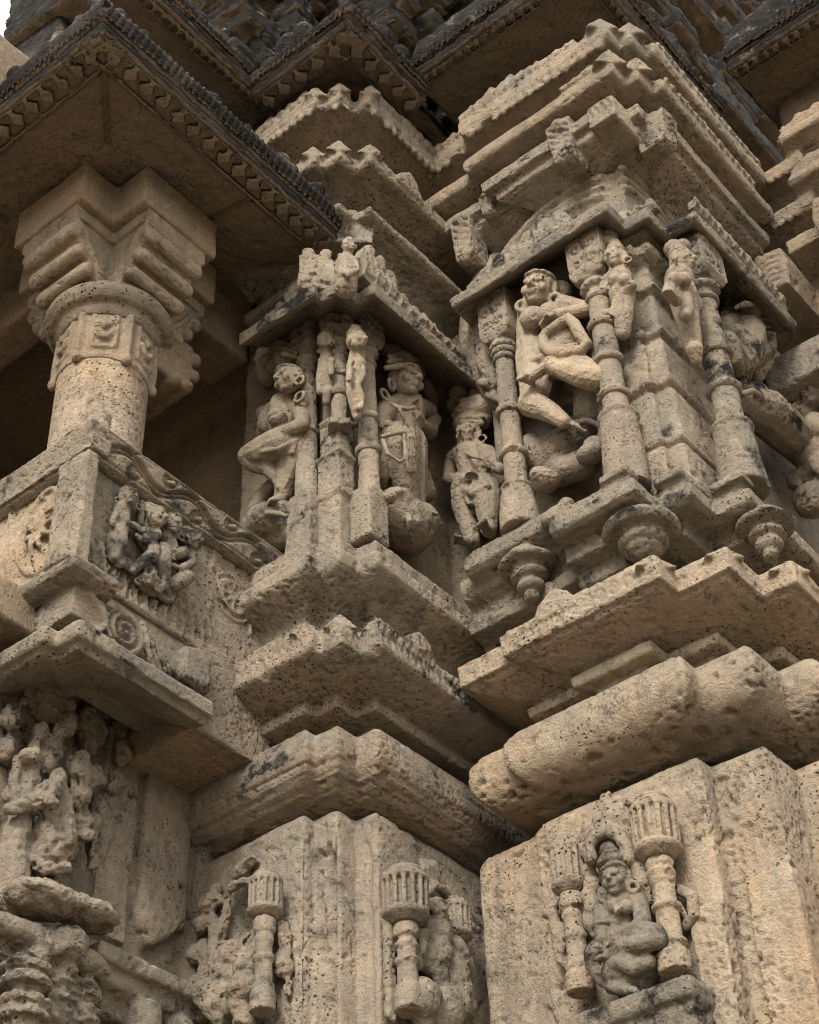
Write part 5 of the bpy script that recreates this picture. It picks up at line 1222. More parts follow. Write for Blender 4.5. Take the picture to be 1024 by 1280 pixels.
for q in range(6): s.blob(450 + (q % 2) * 16, 640 + q * 26, 0.09, 0.024)
s.limb([(320, 770, 0.12, 0.030), (335, 720, 0.13, 0.032)]); s.blob(420, 735, 0.07, (0.045, 0.04, 0.055))
statue(s, 'seated_statue', 'weathered crouching figure looking right beside the lichen-grey ringed colonnette', 'statue', M_GREY, vox=0.0042, amp=0.7, chip=0.4)
s = Carve('R', 1.74, 840, 280, 3.765)
s.limb([(345, 850, 0.12, 0.070), (430, 880, 0.13, 0.080), (520, 960, 0.13, 0.076), (620, 1050, 0.12, 0.070), (700, 1120, 0.12, 0.07), (800, 1230, 0.12, 0.07)])
s.blob(375, 800, 0.14, (0.05, 0.06, 0.03)); s.limb([(330, 800, 0.17, 0.012), (380, 785, 0.19, 0.013), (420, 810, 0.18, 0.012)])
BG = []
for q in range(5): BG.append(([s.P(330 + 40 * q, 870 + 22 * q, 0.19 + 0.004 * q), s.P(400 + 38 * q, 845 + 26 * q, 0.215), s.P(470 + 36 * q, 900 + 30 * q, 0.20)], 0.006, 0.012))
fr_ = s.at(500, 985, 0.215)
for k, (dx, dz) in enumerate(((-0.10, 0.05), (-0.03, 0.02), (0.04, -0.03), (0.10, -0.08), (-0.05, -0.04), (0.02, -0.09))):
    BG.append((fr_([(dx + 0.032 * (1 - 0.75 * q) * math.cos(q * 8 + k), -0.01, dz + 0.032 * (1 - 0.75 * q) * math.sin(q * 8 + k)) for q in np.linspace(0, 1, 16)]), 0.006, 0.016))
s.limb([(450, 750, 0.05, 0.045), (480, 850, 0.05, 0.045), (560, 960, 0.05, 0.05)])
statue(s, 'beast_statue', 'curled beast with scrolled mane carved below the crouching figure', 'statue', M_GREY, vox=0.0044, amp=0.7, chip=0.4, grooves=BG)
s = Carve('L', 3.40, 700, 150, 1)
w = s.head(779, 232, 0.06, 0.085); s.ell(w((0, -0.1, 0.4)), 0.028); s.limb([(776, 246, 0.05, 0.024), (774, 262, 0.05, 0.040), (772, 285, 0.05, 0.045)]); s.limb([(762, 252, 0.05, 0.016), (758, 270, 0.07, 0.015), (772, 272, 0.09, 0.013)]); s.limb([(788, 250, 0.05, 0.016), (792, 266, 0.07, 0.015), (778, 272, 0.09, 0.013)])
statue(s, 'bust_statue', 'little worn bust on top of the big eave over the dancing woman', 'statue', M_FIG, vox=0.0042, amp=0.6)

# ================================================================== loving couples on the parapet panel
def relief_person(pts_torso, head, limbs, label, hs=0.075, yaw=0.0):
    s = Carve('R', 2.885, 100, 600, 4.655)
    w = s.head(head[0], head[1], 0.05, hs, yaw=yaw); s.ell(w((0, -0.25, 0.25)), hs * 0.42)
    s.limb([p + (0.03, r * 0.82) for p, r in pts_torso])
    s.limb([(head[0], head[1] + 18, 0.04, 0.018), pts_torso[0][0] + (0.04, 0.02)])
    for L_ in limbs: s.limb([(x, y, o * 0.9, r * 0.80) for x, y, o, r in L_])
    for L_ in limbs:
        if L_[-1][3] < 0.0125:
            a, b_ = s.P(*L_[-2][:3]), s.P(*L_[-1][:3]); s.hand(b_, b_ - a, s.ey, 0.036, 0.5)
    return statue(s, 'relief_figure', label, 'statue', M_GREY, 'figures carved on the parapet panel', vox=0.0034, amp=0.5, pit=0.6, chip=0.2)
relief_person([((245, 165), 0.030), ((240, 210), 0.032), ((235, 260), 0.028), ((225, 300), 0.034)], (285, 100),
              [[(215, 180, 0.04, 0.016), (190, 250, 0.05, 0.014)], [(265, 190, 0.05, 0.015), (275, 250, 0.06, 0.014), (330, 275, 0.06, 0.012)], [(225, 300, 0.04, 0.030), (240, 370, 0.05, 0.024), (205, 450, 0.04, 0.016)], [(215, 300, 0.03, 0.028), (180, 370, 0.03, 0.022), (190, 460, 0.03, 0.015)], [(360, 130, 0.05, 0.012), (355, 210, 0.05, 0.013), (345, 300, 0.05, 0.013)]],
              'carved figure at the left end of the parapet group, holding a staff', yaw=0.4)
relief_person([((400, 265), 0.028), ((395, 310), 0.030), ((380, 350), 0.034)], (430, 215),
              [[(430, 270, 0.05, 0.015), (455, 310, 0.06, 0.014), (430, 350, 0.07, 0.0135), (360, 340, 0.07, 0.012)], [(380, 360, 0.04, 0.032), (430, 410, 0.07, 0.027), (420, 440, 0.07, 0.024)], [(415, 440, 0.07, 0.024), (360, 480, 0.06, 0.020), (310, 525, 0.05, 0.015)], [(370, 270, 0.04, 0.014), (300, 260, 0.05, 0.013), (260, 250, 0.05, 0.0125)], [(300, 520, 0.04, 0.016), (260, 480, 0.04, 0.018), (220, 490, 0.03, 0.016)]],
              'kneeling carved figure second from the left in the parapet group', hs=0.08, yaw=-0.4)
relief_person([((500, 335), 0.030), ((510, 370), 0.030), ((500, 410), 0.034)], (530, 268),
              [[(480, 420, 0.06, 0.036), (475, 490, 0.07, 0.032), (490, 560, 0.06, 0.024)], [(490, 570, 0.06, 0.022), (515, 620, 0.05, 0.018), (515, 670, 0.04, 0.014)], [(530, 340, 0.05, 0.015), (550, 390, 0.06, 0.014), (545, 430, 0.06, 0.012)], [(450, 640, 0.05, 0.018), (480, 610, 0.06, 0.018), (500, 640, 0.05, 0.014)]],
              'carved figure with a long thick leg third in the parapet group', hs=0.082, yaw=0.3)
relief_person([((640, 400), 0.026), ((630, 440), 0.026), ((600, 440), 0.026)], (650, 352),
              [[(600, 420, 0.05, 0.024), (555, 435, 0.06, 0.020), (530, 420, 0.06, 0.016)], [(650, 430, 0.05, 0.018), (655, 480, 0.06, 0.016), (580, 520, 0.07, 0.0135), (545, 500, 0.07, 0.012)], [(540, 610, 0.06, 0.026), (590, 585, 0.07, 0.030), (630, 565, 0.06, 0.026)], [(640, 480, 0.04, 0.014), (630, 560, 0.04, 0.014)]],
              'stooping carved figure at the right end of the parapet group', hs=0.075, yaw=-0.5)
s = Carve('R', 2.885, 100, 600, 4.655)
s.head(392, 572, 0.045, 0.07, yaw=0.3); s.blob(430, 600, 0.03, 0.025); s.limb([(360, 600, 0.03, 0.02), (400, 630, 0.03, 0.022), (440, 640, 0.04, 0.02)]); s.ring(s.P(490, 640, 0.03), 0.03, 0.012, s.ey); s.blob(390, 545, 0.03, 0.03)
statue(s, 'relief_figure', 'small crouching carved head below the kneeling parapet figure', 'statue', M_GREY, 'figures carved on the parapet panel', vox=0.0034, amp=0.5)

# ================================================================== niche with the seated deity
def ribbed_drum(b, fr, z0, z1, r, n=15):
    h = z1 - z0
    b.lathe(fr, [(0, z0), (r * 0.6, z0), (r * 0.98, z0 + h * 0.10), (r * 1.05, z0 + h * 0.16), (r * 0.74, z0 + h * 0.22), (r * 0.74, z0 + h * 0.66), (r * 1.02, z0 + h * 0.70), (r * 0.98, z0 + h * 0.78), (r * 0.72, z0 + h * 0.84), (r * 0.78, z0 + h * 0.89), (r * 0.45, z0 + h * 0.96), (r * 0.2, z1), (0, z1)], n=22)
    for k in range(n):
        a = 2 * math.pi * k / n
        b.tube(fr([(r * 0.90 * math.cos(a), r * 0.90 * math.sin(a), z0 + h * 0.23), (r * 0.90 * math.cos(a), r * 0.90 * math.sin(a), z0 + h * 0.68)]), r * 0.115, m=6)
def niche_pillar(face, plane, x0, y0, k, xt, yt, xb, yb, o, r, rd, hd, label, ex, ey, mat, group, rings=(0.25, 0.55, 0.85)):
    s = Carve(face, plane, x0, y0, k)
    pt = s.P(xt, yt, o); pb = s.P(xb, yb, o)
    p = (pt + pb) / 2; z0, z1 = pb[2], pt[2]
    t = thing('niche_pillar', label, 'colonnette', (p[0], p[1], z0), group)
    fr = Frame((p[0], p[1], 0), ex, ey)
    b = Buf(); b.lathe(fr, [(0, z0), (r * 1.5, z0), (r * 1.5, z0 + 0.05), (r * 1.1, z0 + 0.06), (r, z1 - 0.08), (r * 0.95, z1), (0, z1)], n=18)
    for q in rings:
        z = z0 + (z1 - z0) * q; b.lathe(fr, [(r * 0.8, z - 0.008), (r * 1.35, z - 0.005), (r * 1.4, z + 0.006), (r * 0.8, z + 0.012)], n=18)
    b.ell((p[0], p[1], z1 - 0.02), (r * 1.35, r * 1.35, 0.028)); b.ell((p[0], p[1], z1 - 0.065), (r * 1.25, r * 1.25, 0.02))
    stone('shaft', b, mat, t, vox=0.0046, amp=0.6)
    b = Buf(); ribbed_drum(b, fr, z1 - 0.005, z1 + hd, rd); stone('ribbed_capital', b, mat, t, vox=0.0034, amp=0.5, pit=0.4, chip=0.2)
    return t
GN = 'ribbed niche pillars of the base blocks'
niche_pillar('L', 3.435, 660, 980, 4.267, 690, 400, 800, 1010, 0.065, 0.027, 0.060, 0.185, 'right-hand niche pillar with a big ribbed drum capital beside the seated deity', LX, LY, M_WARM, GN)
niche_pillar('L', 3.435, 660, 980, 4.267, 225, 585, 290, 1120, 0.055, 0.025, 0.048, 0.175, 'left-hand niche pillar with a broken ribbed drum beside the seated deity', LX, LY, M_WARM, GN)
s = Carve('L', 3.435, 660, 980, 4.267)
pr_ = [(335, 400), (325, 340), (360, 280), (430, 250), (495, 280), (525, 340), (540, 400)]
s.limb([(x, y, 0.085, 0.019) for x, y in pr_]); s.limb([(x + (x - 430) * 0.35, y - 25, 0.06, 0.013) for x, y in pr_])
s.limb([(x - (x - 430) * 0.2, y + 20, 0.06, 0.014) for x, y in pr_])
for k, (x, y, h) in enumerate(((285, 300, 70), (325, 245, 100), (380, 195, 125), (435, 165, 150), (490, 175, 125), (540, 195, 80), (258, 290, 50))):
    s.limb([(x - 14, y + h * 0.55, 0.05, 0.014), (x - 10, y, 0.062, 0.015), (x - 16, y - h * 0.55, 0.045, 0.008)]); s.limb([(x + 14, y + h * 0.55, 0.05, 0.014), (x + 16, y, 0.06, 0.014), (x + 4, y - h * 0.5, 0.045, 0.008)]); s.limb([(x, y + h * 0.6, 0.04, 0.018), (x, y, 0.04, 0.02), (x - 4, y - h * 0.3, 0.035, 0.012)])
s.limb([(440, 110, 0.05, 0.016), (490, 85, 0.04, 0.013), (560, 105, 0.03, 0.010)])
for x, y in ((400, 70), (430, 60)): s.limb([(x, y + 40, 0.03, 0.012), (x, y - 10, 0.03, 0.008)])
for x, y, o in ((330, 470, 0.05), (345, 540, 0.05), (330, 600, 0.05), (350, 660, 0.05), (345, 740, 0.045), (545, 400, 0.05), (600, 460, 0.06), (610, 520, 0.06), (560, 440, 0.06)): s.blob(x, y, o, (0.024, 0.024, 0.028))
s.limb([(590, 470, 0.05, 0.016), (640, 560, 0.05, 0.018), (660, 630, 0.04, 0.012)]); s.limb([(320, 640, 0.04, 0.018), (330, 720, 0.04, 0.02), (360, 800, 0.04, 0.014)])
s.limb([(800, 560, 0.02, 0.014), (880, 600, 0.025, 0.016), (885, 700, 0.02, 0.016), (840, 760, 0.02, 0.012)]); s.limb([(800, 640, 0.02, 0.010), (830, 700, 0.02, 0.010)])
s.limb([(120, 640, 0.02, 0.014), (140, 720, 0.02, 0.016), (160, 830, 0.025, 0.018), (180, 940, 0.02, 0.016), (215, 970, 0.02, 0.012)]); s.limb([(180, 760, 0.02, 0.012), (200, 860, 0.02, 0.014)]); s.limb([(105, 690, 0.02, 0.016), (150, 640, 0.02, 0.014)])
statue(s, 'niche_arch', 'flame-edged arch of the niche with small attendants around the seated deity', 'arch', M_WARM, vox=0.0036, amp=0.5, chip=0.3)
s = Carve('L', 3.435, 660, 980, 4.267)
w = s.head(475, 510, 0.10, 0.098, yaw=-0.1, tilt=-0.1)
s.limb([(462, 440, 0.085, 0.036), (452, 380, 0.075, 0.026), (446, 320, 0.065, 0.014)]); s.ring(s.P(460, 425, 0.085), 0.036, 0.010); s.ring(s.P(455, 395, 0.08), 0.028, 0.008)
for x, y in ((395, 460), (548, 500), (400, 575), (548, 540)): s.blob(x, y, 0.07, 0.016)
s.limb([(482, 575, 0.08, 0.024), (480, 600, 0.08, 0.03)])
s.limb([(495, 630, 0.075, 0.043), (500, 700, 0.075, 0.038), (505, 770, 0.075, 0.034), (510, 820, 0.075, 0.044)])
s.limb([(420, 625, 0.07, 0.028), (495, 605, 0.075, 0.036), (570, 610, 0.07, 0.028)])
for x in (465, 525): s.blob(x, 655, 0.108, 0.018)
s.limb([(455, 620, 0.115, 0.008), (480, 690, 0.13, 0.008), (500, 640, 0.12, 0.008)])
s.limb([(410, 630, 0.075, 0.026), (400, 700, 0.085, 0.023), (400, 765, 0.10, 0.021)]); s.limb([(400, 765, 0.10, 0.021), (395, 820, 0.115, 0.018)]); s.hand(s.P(396, 815, 0.115), -s.ez + s.ex * 0.2, s.ey, 0.05, 0.4)
s.ring(s.P(402, 760, 0.1), 0.024, 0.006)
s.limb([(580, 620, 0.07, 0.025), (605, 680, 0.08, 0.022), (615, 735, 0.09, 0.022)]); s.limb([(615, 735, 0.09, 0.022), (580, 770, 0.11, 0.020)])
s.limb([(590, 600, 0.06, 0.012), (585, 500, 0.06, 0.012), (580, 430, 0.06, 0.014)])
s.limb([(530, 815, 0.075, 0.032), (610, 795, 0.10, 0.031), (680, 805, 0.11, 0.028)]); s.limb([(685, 825, 0.11, 0.029), (600, 852, 0.125, 0.024), (500, 862, 0.12, 0.017)]); s.foot(s.P(495, 862, 0.12), -s.ex, 0.08); s.ring(s.P(502, 861, 0.12), 0.022, 0.006, s.ex)
s.limb([(475, 830, 0.075, 0.030), (400, 860, 0.10, 0.027), (350, 905, 0.105, 0.024)]); s.limb([(350, 905, 0.105, 0.024), (348, 970, 0.095, 0.020), (400, 1050, 0.08, 0.016), (455, 1080, 0.08, 0.014)]); s.foot(s.P(465, 1085, 0.10), s.ex * 0.9 - s.ez * 0.2, 0.09)
s.blob(560, 980, 0.07, (0.085, 0.06, 0.055)); s.limb([(450, 980, 0.10, 0.02), (500, 950, 0.12, 0.022), (560, 985, 0.12, 0.02), (640, 950, 0.10, 0.022)]); s.limb([(540, 910, 0.09, 0.045), (560, 1030, 0.06, 0.06)])
statue(s, 'seated_deity', 'seated deity with a pointed crown and one hanging leg inside the flame-edged niche', 'statue', M_GREY, vox=0.0030, amp=0.45, pit=0.5, chip=0.2)
# its shelf
s = Carve('L', 3.45, 660, 980, 4.267)
p0 = s.P(190, 1240, 0.10); p1 = s.P(905, 1075, 0.10)
zt = (p0[2] + p1[2]) / 2
b = Buf(); fr = left_face(3.45, p0[1], 0); wd = p0[1] - p1[1]
b.box(fr, 0, wd, -0.03, 0.14, zt - 0.055, zt - 0.005)
b.box(fr, 0.01, wd - 0.01, -0.03, 0.12, zt - 0.14, zt - 0.06); b.box(fr, 0.10, wd + 0.01, -0.03, 0.15, zt - 0.30, zt - 0.12)
b.box(fr, -0.06, wd * 0.5, -0.03, 0.08, zt - 0.30, zt - 0.10)
w = stone('niche_shelf', b, M_GREY, None, vox=0.0065, amp=1.2); tag(w, 'grey ledge under the seated deity of the niche', 'shelf')
# ================================================================== worn niche on the left pier, left face
niche_pillar('L', 2.975, 230, 1060, 5.82, 590, 500, 570, 1200, 0.06, 0.022, 0.045, 0.135, 'niche pillar with a tall ribbed drum beside an empty hollow niche on the left pier', LX, LY, M_TAN, GN)
s = Carve('L', 2.98, 230, 1060, 5.82)
s.limb([(330, 360, 0.02, 0.014), (310, 480, 0.02, 0.016), (270, 620, 0.02, 0.02), (240, 700, 0.02, 0.02)])
s.limb([(340, 300, 0.03, 0.018), (420, 250, 0.035, 0.016), (500, 235, 0.03, 0.018)])
for q in range(6): s.limb([(360 + q * 24, 240 - q * 22, 0.02, 0.013), (390 + q * 22, 160 - q * 16, 0.03, 0.014), (420 + q * 16, 100 - q * 10, 0.015, 0.008)])
for x, y, o, r in ((210, 380, 0.03, 0.026), (180, 420, 0.03, 0.03), (250, 370, 0.03, 0.02), (230, 300, 0.02, 0.02), (140, 560, 0.02, 0.03), (200, 540, 0.02, 0.025), (340, 800, 0.05, 0.05), (310, 870, 0.05, 0.045), (350, 920, 0.04, 0.04), (460, 860, 0.05, 0.04), (440, 800, 0.04, 0.03), (200, 1070, 0.05, 0.05), (230, 1010, 0.05, 0.035), (90, 780, 0.02, 0.03), (100, 1000, 0.02, 0.03), (720, 870, 0.02, 0.03), (700, 800, 0.015, 0.025)): s.blob(x, y, o, r)
s.blob(440, 1020, 0.07, (0.052, 0.05, 0.044)); s.blob(420, 1000, 0.085, (0.035, 0.03, 0.03))
s.limb([(230, 560, 0.03, 0.02), (220, 700, 0.03, 0.02), (230, 850, 0.03, 0.022), (240, 960, 0.03, 0.018)]); s.limb([(150, 700, 0.02, 0.02), (160, 850, 0.02, 0.022), (150, 1000, 0.02, 0.02), (130, 1200, 0.02, 0.025)])
s.limb([(470, 640, 0.03, 0.014), (420, 700, 0.04, 0.014), (300, 700, 0.04, 0.014), (220, 670, 0.03, 0.012)]); s.limb([(560, 660, 0.04, 0.016), (500, 760, 0.05, 0.022), (430, 880, 0.05, 0.02), (380, 960, 0.05, 0.016)])
s.limb([(200, 1040, 0.05, 0.03), (200, 1130, 0.06, 0.032), (270, 1230, 0.06, 0.03)]); s.limb([(250, 1010, 0.05, 0.025), (330, 1090, 0.07, 0.026), (260, 1120, 0.08, 0.022)]); s.limb([(310, 1200, 0.06, 0.022), (380, 1150, 0.08, 0.026), (420, 1130, 0.07, 0.026), (440, 1260, 0.06, 0.03)])
s.limb([(700, 540, 0.02, 0.012), (720, 640, 0.02, 0.014), (690, 780, 0.02, 0.012), (640, 880, 0.02, 0.012)])
for q in range(14): s.blob(745 + (q % 3) * 12, 560 + q * 38, 0.012, (0.012, 0.010, 0.014))
statue(s, 'eroded_carving', 'badly eroded niche carving with a round belly on the left pier beside an empty hollow', 'carving', M_TAN, vox=0.0040, amp=0.9, chip=0.6, erode=0.8)
# ================================================================== worn niche on the left pier, right face
niche_pillar('R', 2.565, 460, 1060, 5.82, 300, 560, 275, 1190, 0.05, 0.026, 0.062, 0.165, 'shaded niche pillar with a fat ribbed drum on the right side of the left pier', RX, RY, M_TAN, GN)
niche_pillar('R', 2.565, 460, 1060, 5.82, 665, 690, 640, 1150, 0.03, 0.02, 0.046, 0.13, 'small ribbed niche pillar deep in the shadow next to the dancer pier', RX, RY, M_TAN, GN)
s = Carve('R', 2.57, 460, 1060, 5.82)
for q in range(5): s.limb([(420 + q * 20, 260 - q * 10, 0.03, 0.014), (400 + q * 22, 170 - q * 10, 0.035, 0.014), (390 + q * 26, 90, 0.02, 0.008)])
s.limb([(430, 330, 0.03, 0.014), (470, 270, 0.04, 0.016), (540, 300, 0.04, 0.016), (590, 370, 0.03, 0.014)])
s.head(490, 470, 0.05, 0.085, yaw=0.3); s.limb([(500, 560, 0.05, 0.035), (510, 640, 0.05, 0.04), (510, 700, 0.05, 0.032)])
s.limb([(460, 570, 0.05, 0.022), (440, 650, 0.06, 0.02), (480, 690, 0.07, 0.018)]); s.limb([(550, 580, 0.05, 0.024), (555, 660, 0.05, 0.02)])
s.limb([(500, 760, 0.06, 0.045), (490, 860, 0.06, 0.036), (520, 960, 0.06, 0.026)]); s.limb([(550, 760, 0.05, 0.03), (580, 860, 0.05, 0.022), (540, 1000, 0.05, 0.018)])
for x, y, o, r in ((610, 740, 0.04, 0.04), (640, 800, 0.04, 0.04), (600, 850, 0.04, 0.04), (620, 920, 0.05, 0.045), (600, 960, 0.05, 0.05), (670, 985, 0.06, 0.03), (640, 1060, 0.05, 0.05), (560, 1120, 0.05, 0.05), (620, 1150, 0.05, 0.05), (690, 1160, 0.05, 0.04), (700, 860, 0.03, 0.03), (690, 1060, 0.04, 0.035), (400, 1060, 0.06, 0.045), (380, 1120, 0.06, 0.05), (540, 1200, 0.04, 0.06)): s.blob(x, y, o, r)
s.limb([(340, 1050, 0.06, 0.028), (420, 1020, 0.08, 0.03), (470, 1070, 0.07, 0.028)]); s.limb([(390, 1150, 0.05, 0.03), (400, 1280, 0.05, 0.03)]); s.limb([(480, 1180, 0.05, 0.03), (500, 1280, 0.05, 0.03)])
s.limb([(345, 630, 0.05, 0.024), (390, 610, 0.06, 0.026), (380, 740, 0.06, 0.02), (360, 850, 0.05, 0.02)]); s.limb([(430, 640, 0.05, 0.018), (430, 760, 0.05, 0.018), (420, 880, 0.05, 0.018)])
for q in range(26): s.blob(150 + (q % 2) * 24, 380 + q * 34, 0.02, (0.014, 0.014, 0.02))
s.limb([(125, 200, 0.015, 0.012), (130, 500, 0.015, 0.014), (140, 800, 0.015, 0.012), (150, 1200, 0.015, 0.014)])
statue(s, 'eroded_carving', 'worn crowd of figures in the shaded niche on the right side of the left pier', 'carving', M_TAN, vox=0.0038, amp=0.7, chip=0.4, erode=0.3)

# ================================================================== eroded shrine at lower left
s = Carve('R', 3.15, 0, 840, 4.57)
for x, y, o, r in ((160, 90, 0.03, 0.035), (140, 170, 0.05, 0.03), (230, 110, 0.02, 0.09), (280, 190, 0.02, 0.08), (380, 300, 0.07, 0.045), (410, 270, 0.07, 0.03), (350, 330, 0.08, 0.035), (400, 190, 0.05, 0.03),
                   (500, 300, 0.03, 0.07), (520, 240, 0.03, 0.05), (560, 360, 0.05, 0.045), (520, 420, 0.04, 0.05), (680, 330, 0.03, 0.045), (700, 430, 0.06, 0.035), (690, 500, 0.06, 0.03), (660, 620, 0.05, 0.035), (640, 660, 0.05, 0.03), (730, 470, 0.06, 0.03),
                   (300, 440, 0.06, 0.05), (280, 520, 0.06, 0.045), (460, 560, 0.09, 0.06), (430, 520, 0.08, 0.04), (500, 600, 0.09, 0.05), (560, 600, 0.08, 0.04), (460, 700, 0.09, 0.05), (230, 340, 0.06, 0.04), (200, 420, 0.05, 0.035), (60, 260, 0.04, 0.05), (40, 450, 0.03, 0.05), (60, 680, 0.04, 0.04), (330, 620, 0.1, 0.045)): s.blob(x, y, o, (r * 0.68, r * 0.6, r * 0.95))
HL = [([s.P(x, y, o), s.P(x + dx, y + dy, o)], w_, d_) for x, y, o, dx, dy, w_, d_ in ((150, 230, 0.05, 20, 40, 0.016, 0.035), (120, 440, 0.05, 15, 60, 0.016, 0.035), (50, 600, 0.05, 10, 60, 0.018, 0.03), (160, 850, 0.06, -5, 200, 0.016, 0.04), (590, 440, 0.06, 20, 60, 0.018, 0.035), (600, 570, 0.06, 20, 10, 0.014, 0.03), (450, 1000, 0.06, 20, 100, 0.018, 0.04), (400, 460, 0.07, 30, -10, 0.014, 0.03), (370, 560, 0.07, -5, 60, 0.010, 0.03), (250, 330, 0.06, -10, 80, 0.010, 0.025), (440, 340, 0.06, 10, 90, 0.010, 0.025), (330, 480, 0.08, 60, 30, 0.010, 0.02), (420, 620, 0.1, 80, 20, 0.008, 0.02), (560, 640, 0.08, 20, 60, 0.010, 0.02), (230, 560, 0.07, 10, 120, 0.010, 0.025))]
s.blob(290, 960, 0.08, (0.065, 0.07, 0.095)); s.limb([(370, 720, 0.09, 0.03), (360, 820, 0.1, 0.035), (370, 900, 0.09, 0.03)])
s.limb([(210, 740, 0.11, 0.036), (270, 680, 0.13, 0.034), (330, 640, 0.13, 0.028)]); [s.limb([(262 + 14 * q, 715 + 3 * q, 0.15, 0.011), (272 + 14 * q, 750, 0.155, 0.010)]) for q in range(5)]
s.limb([(160, 860, 0.06, 0.016), (165, 1000, 0.07, 0.02), (200, 1090, 0.09, 0.022), (260, 1130, 0.11, 0.022), (380, 1120, 0.12, 0.016)])
s.limb([(420, 800, 0.06, 0.014), (400, 900, 0.08, 0.018), (420, 940, 0.09, 0.02), (520, 935, 0.1, 0.018)]); s.limb([(530, 850, 0.06, 0.024), (525, 950, 0.07, 0.024), (510, 1050, 0.07, 0.018), (495, 1140, 0.06, 0.010)]); s.limb([(470, 820, 0.07, 0.028), (480, 890, 0.07, 0.034)])
s.limb([(390, 960, 0.07, 0.024), (430, 1060, 0.07, 0.014)])
s.limb([(560, 760, 0.02, 0.03), (590, 900, 0.03, 0.03), (570, 1000, 0.03, 0.026), (545, 1160, 0.02, 0.016)]); s.limb([(640, 980, 0.0, 0.03), (690, 950, 0.0, 0.03)])
s.limb([(650, 740, 0.0, 0.03), (690, 760, 0.0, 0.04), (700, 900, 0.0, 0.03)])
statue(s, 'eroded_carving', 'crumbling seated figure with a hollow body on the lower left wall under the balcony', 'carving', M_TAN, vox=0.0042, amp=1.0, pit=1.2, chip=0.8, erode=0.9, grooves=HL)
s = Carve('R', 3.15, 0, 840, 4.57)
s.limb([(95, 500, 0.05, 0.018), (85, 620, 0.05, 0.018), (85, 720, 0.05, 0.02)]); s.limb([(180, 540, 0.06, 0.026), (185, 620, 0.06, 0.03), (150, 740, 0.06, 0.026)])
s.limb([(60, 780, 0.09, 0.02), (130, 760, 0.11, 0.022), (180, 780, 0.09, 0.016)])
s.limb([(115, 790, 0.06, 0.032), (95, 950, 0.06, 0.038), (75, 1130, 0.06, 0.042), (60, 1300, 0.06, 0.045)])
s.limb([(150, 480, 0.08, 0.025), (190, 470, 0.09, 0.03), (230, 510, 0.08, 0.02)])
statue(s, 'broken_pillar', 'broken leaning pillar left of the crumbling seated figure', 'colonnette', M_TAN, vox=0.005, amp=1.2, erode=0.6)
s = Carve('R', 3.15, 0, 1100, 4.096)
s.blob(210, 100, 0.13, (0.10, 0.08, 0.035)); s.blob(440, 170, 0.12, (0.10, 0.07, 0.035)); s.limb([(110, 70, 0.13, 0.03), (220, 50, 0.14, 0.03), (330, 90, 0.15, 0.03), (400, 130, 0.14, 0.03), (540, 170, 0.11, 0.03)])
for q in range(9): s.blob(130 + q * 46, 30 + q * 17, 0.15, (0.028, 0.03, 0.02))
for q in range(4): s.limb([(440 + q * 10, 100 + q * 14, 0.14, 0.012), (500 + q * 10, 130 + q * 14, 0.13, 0.012), (550 + q * 6, 170 + q * 12, 0.10, 0.010)])
statue(s, 'lotus_seat', 'eroded double lotus seat jutting out under the crumbling seated figure', 'carving', M_GREY, vox=0.005, amp=1.2, erode=0.7)
s = Carve('R', 3.15, 0, 1100, 4.096)
s.limb([(0, 220, 0.10, 0.03), (100, 260, 0.11, 0.034), (220, 310, 0.12, 0.034)]); s.blob(345, 330, 0.13, (0.055, 0.055, 0.05)); s.limb([(230, 380, 0.12, 0.026), (320, 350, 0.14, 0.03)]); s.limb([(380, 380, 0.12, 0.03), (450, 430, 0.10, 0.035), (510, 470, 0.08, 0.03)])
s.blob(200, 340, 0.12, (0.03, 0.04, 0.03)); s.limb([(40, 500, 0.08, 0.02), (120, 480, 0.11, 0.024), (190, 460, 0.12, 0.02)])
s.limb([(0, 340, 0.06, 0.035), (100, 400, 0.08, 0.03), (190, 410, 0.12, 0.035)])
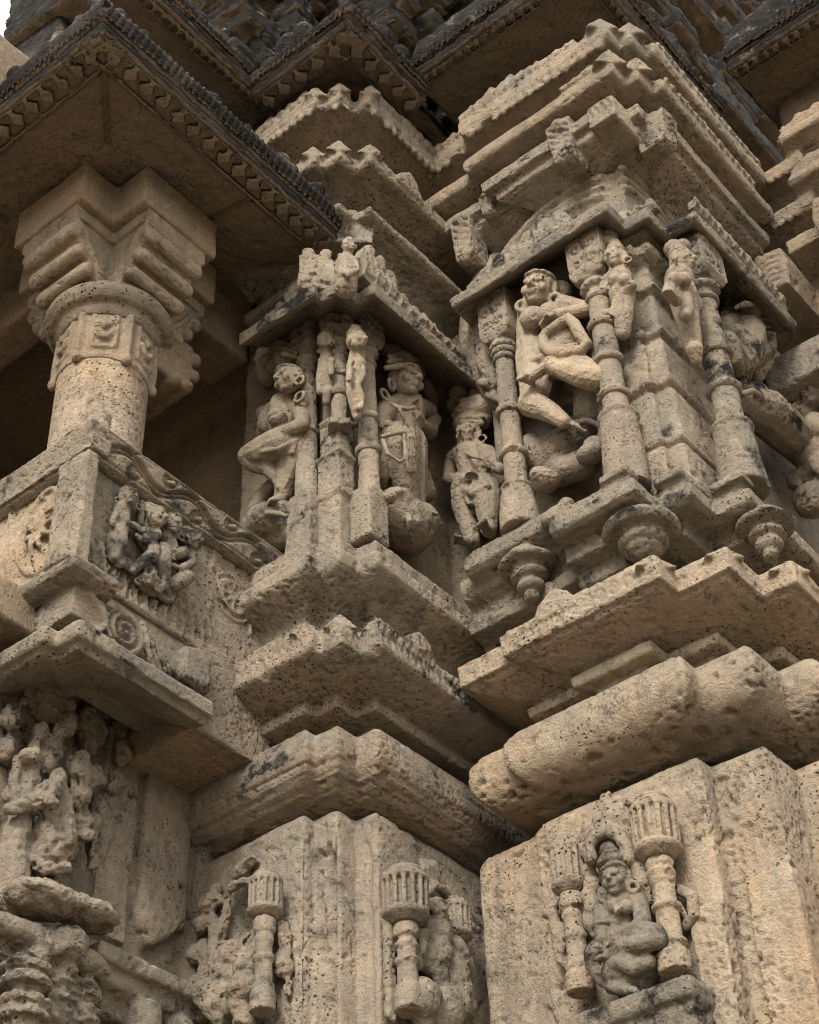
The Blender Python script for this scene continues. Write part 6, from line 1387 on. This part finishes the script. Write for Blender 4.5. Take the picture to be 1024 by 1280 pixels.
for x, y0_, y1_, r, o in ((130, 470, 760, 0.05, 0.12), (235, 480, 700, 0.026, 0.10), (305, 470, 720, 0.034, 0.10), (370, 540, 760, 0.026, 0.10), (435, 560, 760, 0.034, 0.09)):
    s.limb([(x, y0_, o, r), (x - 6, (y0_ + y1_) / 2, o, r * 0.85), (x - 14, y1_, o, r)])
    for q in (0.0, 0.25, 0.6, 0.85): s.ring(s.P(x - 14 * q, y0_ + (y1_ - y0_) * q, o), r * 1.05, r * 0.3)
s.blob(225, 690, 0.12, (0.045, 0.04, 0.035)); s.blob(310, 440, 0.11, (0.036, 0.036, 0.05)); s.limb([(340, 540, 0.1, 0.022), (270, 600, 0.11, 0.02)])
statue(s, 'miniature_shrine', 'eroded miniature shrine of stubby ringed pillars at the bottom left corner', 'shrine', M_GREY, vox=0.0045, amp=1.0, erode=0.6)

# worn figure at the right-hand edge on the far pier
s = Carve('L', 4.36, 960, 460, 2)
for x, y, o, r in ((110, 60, 0.10, 0.05), (90, 110, 0.11, 0.05), (120, 150, 0.12, 0.06), (70, 170, 0.10, 0.04), (100, 210, 0.12, 0.06), (130, 250, 0.10, 0.06), (80, 280, 0.10, 0.05), (120, 20, 0.08, 0.05), (110, 330, 0.1, 0.07)): s.blob(x, y, o, (r, r * 0.9, r))
s.limb([(60, 120, 0.11, 0.02), (50, 170, 0.12, 0.022), (80, 220, 0.14, 0.02)]); s.head(105, 70, 0.13, 0.12, yaw=-0.5)
statue(s, 'standing_statue', 'worn lumpy figure at the right edge standing on the far pier', 'statue', M_TAN, vox=0.006, amp=1.0, erode=0.6)

s = Carve('L', 2.83, 400, 280, 1)
w = s.head(436, 306 - 280 + 280, 0.03, 0.060) if False else s.head(36, 28, 0.03, 0.062); s.ell(w((0, -0.05, 0.42)), 0.020)
s.limb([(35, 36, 0.02, 0.018), (33, 48, 0.02, 0.032), (34, 66, 0.02, 0.036), (32, 80, 0.01, 0.04)]); s.limb([(26, 44, 0.02, 0.014), (22, 58, 0.035, 0.013), (33, 62, 0.05, 0.011)]); s.limb([(43, 44, 0.02, 0.014), (46, 58, 0.035, 0.013), (36, 64, 0.05, 0.011)])
statue(s, 'bust_statue', 'slim worn finial figure rising from the leafy crest of the left pier eave', 'statue', M_FIG, vox=0.0042, amp=0.7, erode=0.2)
